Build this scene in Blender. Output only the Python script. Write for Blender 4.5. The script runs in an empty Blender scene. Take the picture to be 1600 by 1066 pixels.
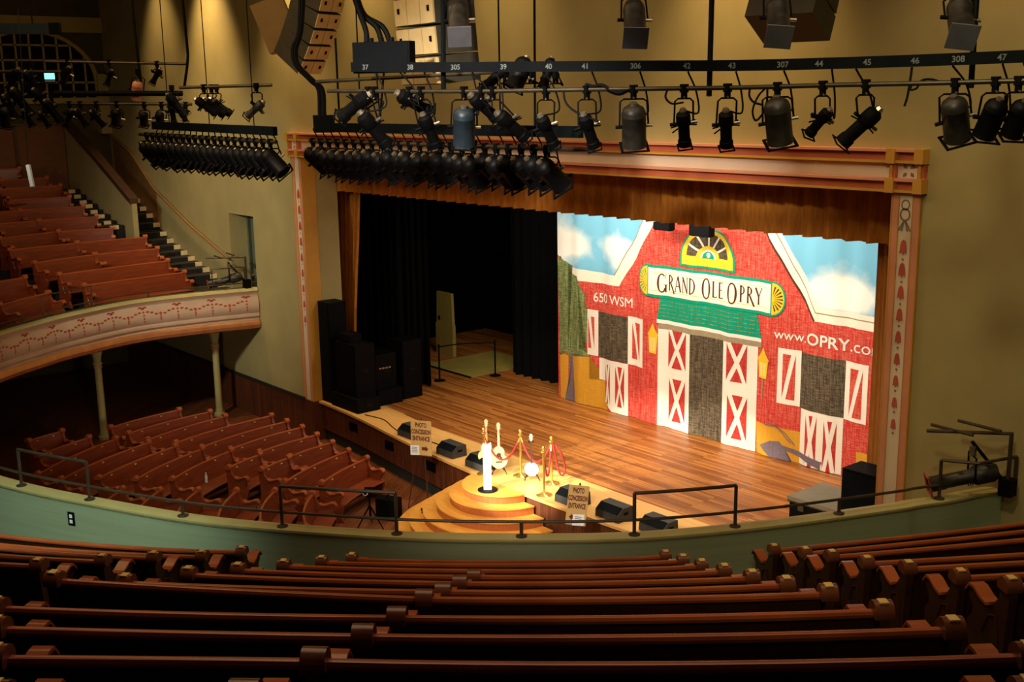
import bpy, bmesh, math, random
from mathutils import Vector, Matrix, Quaternion
random.seed(7)
# surveyed positions in metres (stage floor z=0, stage wall plane y=0)
D={"CAM":{"f":1774.256,"loc":[0.0,-14.942,8.0],"right":[0.641439,0.767014,-0.015657],"up":[-0.151154,0.146363,0.977615],"fwd":[-0.752136,0.624714,-0.20982]},"PAR":[[-7.203,0.134],[-7.341,-0.37],[-7.492,-0.915],[-7.684,-1.384],[-7.821,-1.789],[-8.577,-3.556],[-9.413,-5.065],[-10.454,-6.312],[-11.64,-7.463],[-13.592,-8.917],[-15.47,-9.859],[-17.207,-10.56]],"FAS":[[-27.957,-7.429],[-28.576,-6.502],[-29.153,-5.532],[-29.839,-3.595],[-29.767,-1.798],[-29.413,0.087]],"CR":[[[-11.13,-8.24,2.6],[-9.788,-6.866,2.6],[-8.683,-5.409,2.6]],[[-10.662,-8.916,2.9],[-9.176,-7.372,2.9],[-7.985,-5.889,2.9]],[[-10.215,-9.622,3.2],[-8.522,-7.913,3.2],[-7.296,-6.379,3.2]],[[-9.794,-10.337,3.5],[-8.12,-8.702,3.5],[-6.615,-6.848,3.5]],[[-9.357,-11.026,3.8],[-7.553,-9.297,3.8],[-5.921,-7.315,3.8]],[[-8.889,-11.77,4.1],[-6.975,-9.899,4.1],[-5.228,-7.766,4.1]],[[-8.626,-12.412,4.4],[-6.432,-10.463,4.4],[-4.533,-8.211,4.4]],[[-7.705,-13.068,4.7],[-5.783,-11.133,4.7],[-3.768,-8.736,4.7]],[[-6.711,-13.323,5.0],[-5.186,-11.758,5.0],[-3.035,-9.212,5.0]],[[-5.695,-13.584,5.3],[-4.599,-12.4,5.3],[-2.339,-9.777,5.3]],[[-4.708,-13.837,5.6],[-4.021,-13.053,5.6],[-1.928,-10.656,5.6]]],"CM":{"3":[[-8.918,-9.522,3.5],[-7.32,-7.789,3.5]],"4":[[-8.459,-10.203,3.8],[-6.695,-8.32,3.8]],"5":[[-7.958,-10.902,4.1],[-6.068,-8.868,4.1]],"6":[[-7.467,-11.417,4.4],[-5.444,-9.36,4.4]],"7":[[-6.741,-12.134,4.7],[-4.739,-9.964,4.7]],"8":[[-5.946,-12.551,5.0],[-4.066,-10.512,5.0]],"9":[[-5.143,-12.983,5.3],[-3.42,-11.121,5.3]],"10":[[-4.35,-13.433,5.6],[-2.941,-11.848,5.6]]},"RR":[[[-7.927,-4.278,2.6],[-7.177,-2.837,2.6],[-6.367,-1.2,2.6]],[[-7.193,-4.684,2.9],[-6.534,-3.503,2.9],[-5.904,-2.184,2.9]],[[-6.533,-5.154,3.2],[-5.991,-4.187,3.2],[-5.44,-3.171,3.2]],[[-5.804,-5.647,3.5],[-5.344,-4.972,3.5],[-4.915,-4.279,3.5]],[[-5.103,-6.091,3.8],[-4.797,-5.643,3.8],[-4.495,-5.177,3.8]],[[-4.359,-6.573,4.1],[-4.208,-6.348,4.1],[-4.054,-6.118,4.1]],[[-3.699,-7.079,4.4],[-3.673,-7.034,4.4],[-3.647,-6.988,4.4]]],"LL":[[[-12.245,-9.151,2.6],[-13.479,-9.962,2.6],[-15.414,-11.066,2.6]],[[-11.752,-9.877,2.9],[-12.822,-10.621,2.9],[-14.053,-11.427,2.9]],[[-11.379,-10.581,3.2],[-12.188,-11.158,3.2],[-12.98,-11.705,3.2]],[[-10.939,-11.276,3.5],[-11.398,-11.631,3.5],[-11.892,-11.987,3.5]],[[-10.51,-12.011,3.8],[-10.696,-12.128,3.8],[-10.884,-12.246,3.8]]],"LB":[[0,[-31.6,-1.196,3.134],[-31.339,-4.199,3.134]],[0,[-30.743,-5.377,3.134],[-29.708,-6.89,3.134]],[1,[-32.36,-1.356,3.417],[-31.974,-4.635,3.417]],[2,[-33.12,-1.327,3.709],[-33.207,-3.177,3.709]],[2,[-33.207,-3.177,3.709],[-32.696,-5.048,3.709]],[3,[-33.88,-1.369,4.0],[-33.997,-3.394,4.0]],[3,[-33.997,-3.394,4.0],[-33.784,-5.364,4.0]],[4,[-34.64,-2.087,4.277],[-35.023,-3.582,4.277]],[4,[-35.023,-3.582,4.277],[-34.437,-5.406,4.277]],[5,[-35.4,-2.252,4.592],[-35.604,-3.928,4.592]],[5,[-35.604,-3.928,4.592],[-35.494,-5.248,4.592]],[6,[-36.16,-2.371,4.871],[-36.393,-4.201,4.871]],[6,[-36.393,-4.201,4.871],[-36.252,-5.367,4.871]],[7,[-36.92,-2.502,5.138],[-37.672,-4.326,5.138]],[8,[-37.68,-2.515,5.467],[-37.543,-4.386,5.467]],[9,[-38.44,-2.669,5.689],[-38.425,-4.108,5.689]],[10,[-39.2,-3.252,6.002],[-39.777,-4.478,6.002]],[1,[-32.086,-5.542,3.417],[-31.65,-6.781,3.417]]],"MF":[[[-28.142,-2.279,-0.2],[-27.683,-4.697,-0.2]],[[-27.437,-2.173,-0.2],[-26.798,-4.558,-0.2]],[[-27.419,-5.147,-0.2],[-25.892,-7.507,-0.2]],[[-26.641,-1.23,-0.2],[-26.052,-4.147,-0.2]],[[-26.533,-4.667,-0.2],[-25.163,-7.237,-0.2]],[[-25.861,-1.201,-0.2],[-25.265,-3.838,-0.2]],[[-25.768,-4.305,-0.2],[-24.669,-6.568,-0.2]],[[-25.108,-1.173,-0.2],[-24.638,-3.387,-0.2]],[[-25.118,-3.906,-0.2],[-24.009,-5.978,-0.2]],[[-24.247,-1.244,-0.2],[-23.927,-2.99,-0.2]],[[-24.495,-3.457,-0.2],[-23.45,-5.367,-0.2]],[[-23.415,-1.3,-0.2],[-23.111,-2.616,-0.2]],[[-23.744,-3.085,-0.2],[-23.342,-4.058,-0.2]],[[-22.566,-1.369,-0.2],[-21.578,-3.58,-0.2]],[[-23.054,-2.699,-0.2],[-22.702,-3.566,-0.2]],[[-21.759,-1.364,-0.2],[-20.955,-3.025,-0.2]],[[-28.909,-2.816,-0.2],[-28.522,-4.841,-0.2]],[[-27.999,-5.611,-0.2],[-27.28,-7.064,-0.2]],[[-29.054,-5.922,-0.2],[-28.754,-6.828,-0.2]]],"ME":[[-23.548,-6.478,-0.2],[-22.914,-5.907,-0.2],[-22.345,-5.284,-0.2],[-21.74,-4.682,-0.2],[-21.175,-4.064,-0.2],[-20.444,-3.562,-0.2]],"STRIP":[[-26.748,1.176],[-24.475,0.871],[-22.018,0.424],[-18.573,-0.338]],"NOS":[[-31.453,-0.12,2.742],[-31.851,-0.12,2.951],[-32.397,-0.12,3.109],[-32.916,-0.12,3.235],[-33.446,-0.12,3.364],[-33.939,-0.12,3.5],[-34.442,-0.12,3.638],[-34.858,-0.12,3.767],[-35.277,-0.12,3.919],[-35.65,-0.12,4.077],[-35.972,-0.12,4.262],[-36.346,-0.12,4.467],[-36.739,-0.12,4.61],[-37.476,-0.12,4.949],[-38.294,-0.12,5.273],[-39.136,-0.12,5.605],[-39.953,-0.12,5.906],[-40.398,-0.12,6.069]],"NOS2":[[-33.577,-1.9,4.13],[-34.314,-1.9,4.208],[-34.799,-1.9,4.349],[-35.411,-1.9,4.444],[-35.912,-1.9,4.61],[-36.495,-1.9,4.714],[-36.907,-1.9,4.873],[-37.401,-1.9,4.968],[-37.887,-1.9,5.128],[-38.388,-1.9,5.27]],"HR":[[-30.835,-0.1,3.476],[-33.245,-0.1,4.236],[-35.969,-0.1,5.279],[-37.599,-0.1,6.366],[-39.332,-0.1,6.972]],"PART":[[-34.042,-1.5,4.977],[-34.245,-1.5,4.041],[-37.031,-1.5,6.237],[-39.43,-1.5,7.228],[-39.704,-1.5,5.136]],"DOOR":[[-30.884,0.0,4.782],[-29.243,0.0,4.856],[-29.438,-0.0,2.826]],"ARCH":[[-39.6,0.071,9.443],[-39.6,-0.098,8.802],[-39.6,-2.23,8.808],[-39.6,-1.359,10.259],[-39.6,-2.907,10.126],[-39.6,0.217,11.029],[-39.6,-3.236,10.757]],"WOODP":[[-39.6,-1.442,7.225],[-39.6,-1.735,5.308],[-39.6,-3.591,7.389]],"G":{"sheet":[[-22.211,4.981],[-12.83,4.972],[-22.107,0.08],[-12.501,-0.119]],"skyL":[[-22.211,4.981],[-19.125,4.952],[-20.095,3.575],[-21.677,3.62],[-22.222,3.91]],"trimL":[[-19.125,4.952],[-18.732,4.945],[-19.903,3.322],[-21.39,3.308],[-21.677,3.631],[-20.095,3.575]],"skyR":[[-14.915,4.95],[-12.83,4.972],[-12.748,3.546],[-13.952,3.553]],"trimR":[[-15.315,4.941],[-14.915,4.95],[-13.941,3.554],[-12.748,3.546],[-12.73,3.235],[-14.062,3.249]],"clL":[[-21.549,4.257],[-20.045,4.333],[-19.741,3.982]],"clR":[[-13.485,3.969],[-13.067,3.84],[-13.952,3.775]],"tree":[[-22.206,3.883],[-21.843,3.832],[-21.636,3.567],[-21.308,3.318],[-21.146,2.938],[-21.025,2.383],[-20.97,1.817],[-21.232,1.603],[-21.052,1.37],[-22.122,1.224]],"trunk":[[-21.778,1.292],[-21.634,1.316],[-21.589,0.483],[-21.506,0.128],[-21.916,0.091],[-21.742,0.514]],"hay1":[[-21.626,1.306],[-20.987,1.352],[-20.988,0.74],[-20.343,0.771],[-20.301,0.132],[-21.557,0.101]],"hay0":[[-22.121,1.314],[-21.786,1.35],[-21.83,0.138],[-22.107,0.133]],"sh0":[[-21.025,2.583],[-20.679,2.618],[-20.679,1.403],[-21.052,1.388]],"sh0r":[[-21.001,2.415],[-20.799,2.414],[-20.8,1.545],[-21.027,1.606]],"win1":[[-20.679,2.556],[-19.603,2.596],[-19.593,1.398],[-20.663,1.371]],"sh1":[[-19.603,2.596],[-19.046,2.613],[-19.032,1.383],[-19.585,1.36]],"sh1r":[[-19.474,2.46],[-19.162,2.477],[-19.152,1.534],[-19.466,1.537]],"xd1":[[-20.647,1.362],[-19.585,1.371],[-19.575,0.107],[-20.143,0.106],[-20.301,0.143],[-20.303,0.778],[-20.647,0.785]],"xp1":[[-20.535,1.226],[-20.202,1.243],[-20.198,0.193],[-20.278,0.235]],"xp2":[[-20.03,1.238],[-19.683,1.248],[-19.714,0.175],[-20.01,0.202]],"t650":[[-20.823,3.034],[-19.472,3.078],[-19.47,2.85],[-20.823,2.82]],"roof":[[-18.473,3.224],[-15.603,3.228],[-15.45,2.662],[-18.557,2.681]],"roofe":[[-18.557,2.681],[-15.45,2.662],[-15.447,2.579],[-18.556,2.59]],"lint":[[-18.52,2.589],[-15.447,2.579],[-15.442,2.456],[-18.518,2.45]],"dl":[[-18.554,2.51],[-17.53,2.511],[-17.495,0.1],[-18.494,0.015]],"dr":[[-16.556,2.569],[-15.577,2.543],[-15.515,0.02],[-16.461,0.047]],"dc":[[-17.531,2.594],[-16.537,2.577],[-16.461,0.047],[-17.474,0.094]],"xl1":[[-18.257,2.457],[-17.636,2.458],[-17.664,1.519],[-18.219,1.529]],"xl2":[[-18.214,1.26],[-17.679,1.271],[-17.635,0.219],[-18.195,0.182]],"xr1":[[-16.406,2.455],[-15.835,2.453],[-15.815,1.542],[-16.366,1.543]],"xr2":[[-16.356,1.22],[-15.805,1.24],[-15.78,0.186],[-16.305,0.203]],"sign":[[-18.897,3.944],[-15.158,3.912],[-15.161,3.264],[-18.888,3.296]],"capL":[[-19.16,3.596]],"capR":[[-14.864,3.614]],"text":[[-18.575,3.825],[-15.444,3.759],[-15.43,3.397],[-18.568,3.403]],"fan":[[-17.834,4.109],[-16.259,4.106],[-17.019,4.959],[-17.0,4.243],[-17.622,4.243],[-16.387,4.255]],"lanR":[[-15.522,2.181],[-15.208,2.219],[-15.279,1.776],[-15.446,1.771],[-15.393,2.415],[-15.352,1.338]],"lanL":[[-18.802,2.257],[-18.551,2.295],[-18.544,1.81],[-18.745,1.832],[-18.625,2.446]],"shA":[[-14.986,2.539],[-14.416,2.543],[-14.405,1.289],[-14.964,1.29]],"shAr":[[-14.865,2.412],[-14.552,2.425],[-14.535,1.4],[-14.835,1.414]],"win2":[[-14.414,2.51],[-13.279,2.524],[-13.28,1.257],[-14.404,1.279]],"shB":[[-13.279,2.524],[-12.699,2.518],[-12.693,1.264],[-13.28,1.257]],"shBr":[[-13.167,2.382],[-12.823,2.391],[-12.825,1.338],[-13.137,1.348]],"www":[[-15.09,2.935],[-12.711,2.901],[-12.702,2.744],[-15.083,2.776]],"xd2":[[-14.387,1.282],[-13.291,1.268],[-13.274,-0.07],[-14.357,-0.021]],"xp3":[[-14.224,1.157],[-13.902,1.175],[-13.924,0.021],[-14.206,0.04]],"xp4":[[-13.757,1.129],[-13.413,1.154],[-13.43,0.026],[-13.703,0.041]],"hay2":[[-15.541,0.741],[-14.362,0.721],[-14.301,-0.008],[-15.485,0.027]],"hay3":[[-12.9,0.643],[-12.571,0.65],[-12.576,0.108],[-12.882,0.316]],"plow":[[-15.388,0.224],[-15.105,0.38],[-14.87,0.413],[-14.718,0.292],[-14.594,0.121],[-14.548,-0.003],[-14.853,0.009],[-15.095,0.119]],"beam":[[-14.866,0.324],[-13.776,0.165]],"hand":[[-15.239,0.745],[-14.972,0.752],[-14.791,0.626],[-14.578,0.425]],"hand2":[[-15.122,0.8],[-14.853,0.712],[-14.703,0.621],[-14.491,0.395]],"foot":[[-14.132,0.034],[-13.733,0.19]]},"RACE":[[[-12.298,-7.21,8.395],0.118],[[-11.169,-6.589,8.364],0.118],[[-10.084,-6.021,8.342],0.118],[[-9.048,-5.513,8.32],0.117],[[-8.061,-5.064,8.296],0.113],[[-7.126,-4.672,8.292],0.112],[[-6.243,-4.338,8.296],0.114],[[-5.409,-4.063,8.306],0.119],[[-4.985,-3.94,8.315],0.119]],"RNUM":[["37",[-12.135,-7.12,8.383]],["38",[-11.587,-6.816,8.372]],["305",[-11.051,-6.525,8.361]],["39",[-10.533,-6.253,8.347]],["40",[-10.034,-5.996,8.34]],["41",[-9.635,-5.797,8.329]],["306",[-9.074,-5.526,8.317]],["42",[-8.535,-5.275,8.306]],["43",[-8.092,-5.079,8.293]],["307",[-7.593,-4.864,8.292]],["44",[-7.248,-4.722,8.289]],["45",[-6.784,-4.539,8.288]],["46",[-6.357,-4.38,8.291]],["308",[-5.97,-4.245,8.294]],["47",[-5.587,-4.119,8.3]]],"DBOX":[[-12.337,-7.161,8.695],[-11.656,-6.784,8.671],[-11.601,-6.837,8.316],[-12.281,-7.215,8.333]],"PIPE1":[[-12.557,-7.426,8.115],[-11.126,-6.631,8.081],[-10.043,-6.061,8.075],[-9.009,-5.55,8.07],[-8.025,-5.099,8.064],[-7.092,-4.705,8.072],[-6.208,-4.372,8.073],[-5.374,-4.097,8.08],[-4.846,-3.947,8.086]],"PIPE0":[[-13.343,-7.122,8.238],[-12.503,-6.618,8.268],[-11.732,-6.171,8.289],[-11.058,-5.791,8.311]],"FX":[["leko",[-12.063,-7.143,8.113],[-12.049,-7.145,8.06],[-12.448,-7.317,7.785]],["leko",[-11.994,-7.105,8.112],[-12.055,-7.273,7.831],[-11.997,-6.937,7.434]],["leko",[-11.576,-6.873,8.104],[-11.659,-6.985,8.068],[-11.583,-6.573,7.833]],["leko",[-11.441,-6.799,8.102],[-11.38,-6.825,7.807],[-11.419,-6.601,7.418]],["par",[-10.944,-6.53,8.092],[-10.91,-6.562,7.877],[-11.047,-6.47,7.451]],["leko",[-10.746,-6.425,8.088],[-10.808,-6.522,8.024],[-10.771,-6.17,7.749]],["leko",[-10.615,-6.357,8.086],[-10.535,-6.351,7.813],[-10.472,-5.974,7.52]],["leko",[-10.022,-6.05,8.075],[-10.014,-6.14,7.78],[-10.052,-5.901,7.436]],["leko",[-9.575,-5.825,8.073],[-9.554,-5.896,7.79],[-9.603,-5.678,7.422]],["par",[-9.077,-5.582,8.071],[-9.048,-5.611,7.883],[-9.153,-5.487,7.439]],["leko",[-8.55,-5.335,8.068],[-8.521,-5.383,7.822],[-8.621,-5.23,7.441]],["leko",[-8.109,-5.136,8.066],[-8.083,-5.189,7.817],[-8.185,-5.041,7.429]],["par",[-7.615,-4.921,8.07],[-7.602,-4.952,7.931],[-7.666,-4.778,7.485]],["leko",[-7.178,-4.739,8.074],[-7.096,-4.726,7.82],[-7.347,-4.713,7.568]],["leko",[-6.775,-4.58,8.079],[-6.656,-4.524,7.816],[-6.99,-4.64,7.479]],["par",[-5.964,-4.287,8.074],[-5.951,-4.325,7.915],[-6.0,-4.116,7.524]],["par",[-5.614,-4.171,8.079],[-5.565,-4.176,7.892],[-5.738,-4.095,7.559]],["par",[-5.417,-4.11,8.081],[-5.351,-4.098,7.877],[-5.511,-3.994,7.571]]],"UP":[[[-11.531,-6.14,9.306],[-11.501,-6.169,9.115],[-11.1,-6.457,8.725]],[[-9.539,-5.116,9.21],[-9.511,-5.143,9.03],[-9.15,-5.481,8.636]],[[-8.04,-4.429,9.136],[-8.014,-4.455,8.965],[-7.689,-4.83,8.591]],[[-6.296,-3.751,9.028],[-6.272,-3.775,8.869],[-5.981,-4.182,8.52]]],"BK":[["par",[-10.756,-5.636,8.273],[-10.825,-5.656,8.457],[-10.871,-5.828,8.108]],["leko",[-10.478,-5.488,8.266],[-10.536,-5.496,8.448],[-10.551,-5.632,8.102]],["leko",[-11.053,-5.795,8.28],[-11.047,-5.747,8.402],[-11.193,-6.02,8.115]]],"BAR2":[[-16.928,-5.2,7.345],[-10.11,-5.2,7.361]],"RACE2":[[-16.575,-5.2,7.558],[-10.336,-5.2,7.581]],"BAR2C":[[-16.804,-5.2,7.326],[-10.88,-5.2,7.351]],"RACE3":[[-20.649,-6.323,7.597],[-16.449,-6.089,7.535]],"BAR3":[[-20.791,-6.547,7.439],[-16.41,-6.099,7.366]],"BOX2":[[-16.984,-5.057,7.761],[-16.728,-4.845,7.473]],"PLEFT":{"a":[[-18.503,-6.723,8.246],[-17.514,-5.525,8.264]],"b":[[-23.172,-7.348,8.823],[-21.415,-5.263,8.732]],"c":[[-21.916,-7.643,8.204],[-20.397,-5.828,8.167]],"d":[[-21.773,-7.535,8.016],[-20.253,-5.721,7.968]]},"FL":[["leko",[-18.244,-6.409,8.25],[-18.296,-6.537,8.054],[-18.181,-6.242,7.806]],["leko",[-18.448,-6.174,8.252],[-18.499,-6.306,8.042],[-18.378,-6.008,7.779]],["leko",[-18.678,-5.97,8.255],[-18.716,-6.087,8.041],[-18.594,-5.782,7.796]],["leko",[-17.312,-5.926,8.252],[-17.197,-5.878,7.984],[-17.47,-6.041,7.761]],["leko",[-21.775,-5.689,8.753],[-21.718,-5.658,8.643],[-21.921,-5.749,8.381]],["par",[-20.989,-6.404,8.574],[-20.961,-6.432,8.388],[-21.077,-6.437,8.077]],["leko",[-20.053,-6.18,8.268],[-20.078,-6.252,8.145],[-19.957,-5.996,7.754]],["par",[-20.822,-6.402,7.982],[-20.799,-6.424,7.831],[-20.911,-6.398,7.597]],["par",[-20.617,-6.157,7.977],[-20.609,-6.197,7.827],[-20.72,-6.17,7.592]],["leko",[-20.443,-5.948,7.972],[-20.492,-6.015,7.95],[-20.559,-5.962,7.635]],["leko",[-20.329,-5.812,7.97],[-20.369,-5.871,7.936],[-20.425,-5.794,7.655]],["leko",[-22.375,-6.399,8.791],[-22.311,-6.375,8.633],[-22.485,-6.433,8.37]],["leko",[-22.892,-7.017,8.804],[-22.853,-7.003,8.707],[-23.042,-7.09,8.408]],["leko",[-21.583,-7.308,8.012],[-21.618,-7.389,7.897],[-21.6,-7.221,7.614]],["leko",[-21.393,-7.081,8.007],[-21.433,-7.174,7.87],[-21.393,-6.975,7.609]],["par",[-21.15,-6.791,8.001],[-21.125,-6.799,7.885],[-21.248,-6.801,7.605]],["leko",[-21.712,-7.462,8.015],[-21.664,-7.443,7.898],[-21.837,-7.505,7.619]],["leko",[-21.42,-8.477,8.713],[-21.349,-8.421,8.623],[-21.556,-8.547,8.275]],["leko",[-21.203,-8.218,8.708],[-21.255,-8.324,8.577],[-21.198,-8.138,8.211]],["leko",[-21.083,-8.147,8.485],[-21.121,-8.266,8.266],[-21.02,-8.026,7.908]],["leko",[-21.314,-8.424,8.491],[-21.352,-8.543,8.272],[-21.24,-8.318,7.825]],["leko",[-21.393,-8.629,8.163],[-21.444,-8.689,8.165],[-21.399,-8.526,7.774]],["leko",[-20.901,-8.041,8.151],[-20.96,-8.14,8.065],[-20.88,-7.925,7.706]],["par",[-21.405,-8.68,8.054],[-21.388,-8.696,7.944],[-21.486,-8.679,7.632]],["leko",[-21.165,-8.411,7.993],[-21.182,-8.458,7.917],[-21.198,-8.327,7.647]],["leko",[-20.939,-8.16,7.933],[-20.987,-8.239,7.868],[-21.006,-8.102,7.631]]],"RL":[[-21.659,-8.559,9.323],[-21.095,-7.885,9.309]],"PIPE4":[[-21.544,-8.67,8.584],[-20.858,-7.848,8.567]],"EXIT":[[-39.2,-2.128,9.066],[-39.2,-1.798,9.066],[-39.2,-1.83,8.737]],"TUBE":[[-16.87,-9.702,7.817],[-16.695,-9.809,6.873],[-16.782,-9.813,7.174]],"ARRC":[[-12.831,-5.949,9.279],[-12.394,-5.786,8.198],[-12.289,-5.301,9.266]],"ARRL":[[-20.508,-3.732,10.038],[-19.987,-3.547,8.721]],"ARRR":[[-9.984,-2.545,9.21],[-9.333,-1.767,9.194],[-9.655,-2.276,8.831]],"POLES":[[[-8.518,-4.942,9.211],[-8.35,-5.153,7.981]],[[-6.062,-3.816,9.0],[-5.951,-4.011,8.023]],[[-11.496,-6.387,9.388],[-11.293,-6.573,8.105]],[[-16.952,-4.598,9.012],[-16.677,-4.76,7.545]],[[-12.951,-3.659,9.379],[-12.657,-3.931,7.515]],[[-16.349,-4.052,8.475],[-16.25,-4.267,7.482]]],"CABL":[[[-14.683,-6.512,9.477],[-14.619,-6.612,8.948],[-14.637,-6.707,8.729],[-14.58,-6.713,8.508],[-14.412,-6.587,8.284],[-14.317,-6.517,8.15],[-14.248,-6.558,7.78]],[[-14.66,-6.485,9.476],[-14.604,-6.589,8.965],[-14.61,-6.684,8.702],[-14.554,-6.688,8.49],[-14.381,-6.555,8.266],[-14.279,-6.478,8.132],[-14.213,-6.517,7.779]],[[-12.433,-7.07,9.282],[-12.346,-7.044,9.049],[-12.262,-7.016,8.832],[-12.236,-7.03,8.693]],[[-12.511,-7.001,9.291],[-12.412,-6.965,9.041],[-12.276,-6.854,8.883],[-12.201,-6.828,8.695]],[[-12.59,-6.933,9.3],[-12.477,-6.887,9.032],[-12.311,-6.736,8.888],[-12.221,-6.69,8.698]],[[-22.297,-5.871,10.082],[-22.11,-5.932,9.232],[-21.919,-5.979,8.406]],[[-21.669,-5.12,10.066],[-21.455,-5.189,9.095],[-21.4,-5.225,8.792],[-21.365,-5.345,8.308]]],"SIGN1":[[-20.258,-0.95,0.953],[-19.719,-0.95,0.979],[-19.882,-0.95,0.203],[-20.427,-0.95,0.209]],"SIGN2":[[-14.69,-1.3,0.968],[-14.313,-1.3,0.93],[-14.469,-1.3,0.228],[-14.942,-1.3,0.219]],"E1F":[[-20.479,-1.039,-1.1],[-19.877,-0.986,-1.1]],"MON":[[-21.942,-0.123,0.0],[-20.117,-0.212,0.0],[-18.937,-0.282,0.0],[-15.922,-0.541,0.0],[-14.791,-0.49,0.0],[-13.699,-0.398,0.0]],"GUI":[-18.331,-0.138,0.0],"BAN":[-17.532,0.109,0.0],"STAN":[[-18.515,-0.402,0.0],[-17.881,0.101,0.0],[-17.062,0.257,0.0],[-16.64,-0.333,0.0]],"FID":[-18.68,-0.198,0.0],"COL":[-17.664,-0.994,0.0],"SPK":{"front":[-24.435,0.19,0.0],"fr":[-24.521,0.821,0.0],"fl":[-25.762,0.245,0.0],"tl":[-26.444,0.193,0.0],"r2":[-24.693,1.383,0.0]},"CASE":[-11.86,1.634,0.0],"FSR":[[-7.892,-0.8,2.628],[-7.433,-0.8,2.866],[-6.772,-0.8,3.032],[-7.724,-0.8,2.997],[-6.754,-0.8,3.362]],"FSR2":[[-7.607,-0.958,2.6],[-7.227,0.165,2.6]],"POSTS":[],"RAILP":[[-16.975,-10.265],[-15.655,-9.792],[-14.137,-9.06],[-12.851,-8.271],[-11.62,-7.279],[-10.487,-6.124],[-9.603,-4.985],[-8.853,-3.861],[-8.177,-2.499],[-7.579,-1.01]],"TRI":[-19.907,-2.632,-1.1],"BBOX":[[-19.774,-1.753,-1.1],[-19.114,-1.756,-1.1],[-18.738,-1.175,-1.1]],"OUT":[-16.26,-10.067,2.1],"BOT":[-23.562,-4.68,-0.65],"COLM":[[-30.6,-4.305,1.102],[-30.6,-0.846,1.254]],"BKY":[[-29.0,6.0,2.007],[-28.163,6.0,0.262],[-27.185,4.842,0.0],[-26.569,6.343,0.0]],"BELT":[[-25.934,3.849,0.0],[-25.3,5.414,0.0]],"BLK":[[-18.197,4.6,5.013],[-17.696,4.6,4.947],[-17.097,4.6,5.052],[-16.513,4.6,4.897]],"FSL":[[-30.859,-0.4,2.841],[-28.446,-0.4,3.078],[-28.382,-0.4,3.568],[-29.388,-0.4,3.191]],"XC":[[[-9.597,-5.825,8.123],[-9.503,-5.784,8.1],[-9.423,-5.741,8.113],[-9.311,-5.7,8.054],[-9.218,-5.661,8.025],[-9.142,-5.617,8.058],[-9.063,-5.576,8.071]],[[-7.886,-5.037,8.068],[-7.878,-5.054,7.975],[-7.823,-5.045,7.908],[-7.73,-5.011,7.88]],[[-7.726,-4.97,8.059],[-7.789,-5.016,7.974],[-7.823,-5.062,7.828],[-7.781,-5.067,7.721],[-7.726,-5.032,7.774],[-7.696,-4.991,7.906],[-7.711,-4.968,8.038]],[[-6.377,-4.399,8.232],[-6.374,-4.418,8.139],[-6.374,-4.456,7.952],[-6.387,-4.482,7.852]],[[-6.351,-4.425,8.064],[-6.36,-4.438,8.014],[-6.304,-4.416,8.025],[-6.27,-4.388,8.099],[-6.185,-4.356,8.11],[-6.095,-4.33,8.083]],[[-8.717,-5.41,8.078],[-8.728,-5.438,7.975],[-8.651,-5.418,7.905],[-8.534,-5.361,7.917]],[[-9.833,-5.953,8.078],[-9.783,-5.961,7.935],[-9.655,-5.921,7.826],[-9.396,-5.817,7.718]]]}

sc=bpy.context.scene
COL=sc.collection
PI=math.pi
V=Vector
def lin(c): return tuple((x/255/12.92 if x/255<=.04045 else ((x/255+.055)/1.055)**2.4) for x in c)
# ---------------------------------------------------------------- materials
def node(nt,t,**k):
    n=nt.nodes.new(t)
    for a,b in k.items(): setattr(n,a,b)
    return n
def mat(name,c1,c2=None,scale=3.,rough=.5,metal=0.,stretch=(1,1,1),spec=.5,emit=None,estr=0.,bump=0.):
    m=bpy.data.materials.new(name); m.use_nodes=True; nt=m.node_tree
    b=nt.nodes['Principled BSDF']; L=nt.links.new
    c2=c2 or tuple(min(255,x*1.12+2) for x in c1)
    tc=node(nt,'ShaderNodeTexCoord'); mp=node(nt,'ShaderNodeMapping'); mp.inputs['Scale'].default_value=stretch
    nz=node(nt,'ShaderNodeTexNoise'); nz.inputs['Scale'].default_value=scale; nz.inputs['Detail'].default_value=5
    cr=node(nt,'ShaderNodeValToRGB'); e=cr.color_ramp.elements
    e[0].position=.32; e[1].position=.68
    e[0].color=(*lin(c1),1); e[1].color=(*lin(c2),1)
    L(tc.outputs['Object'],mp.inputs['Vector']); L(mp.outputs['Vector'],nz.inputs['Vector'])
    L(nz.outputs['Fac'],cr.inputs['Fac']); L(cr.outputs['Color'],b.inputs['Base Color'])
    b.inputs['Roughness'].default_value=rough; b.inputs['Metallic'].default_value=metal
    b.inputs['Specular IOR Level'].default_value=spec
    if emit: b.inputs['Emission Color'].default_value=(*lin(emit),1); b.inputs['Emission Strength'].default_value=estr
    if bump:
        bp=node(nt,'ShaderNodeBump'); bp.inputs['Strength'].default_value=bump; bp.inputs['Distance'].default_value=.02
        L(nz.outputs['Fac'],bp.inputs['Height']); L(bp.outputs['Normal'],b.inputs['Normal'])
    return m
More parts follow.
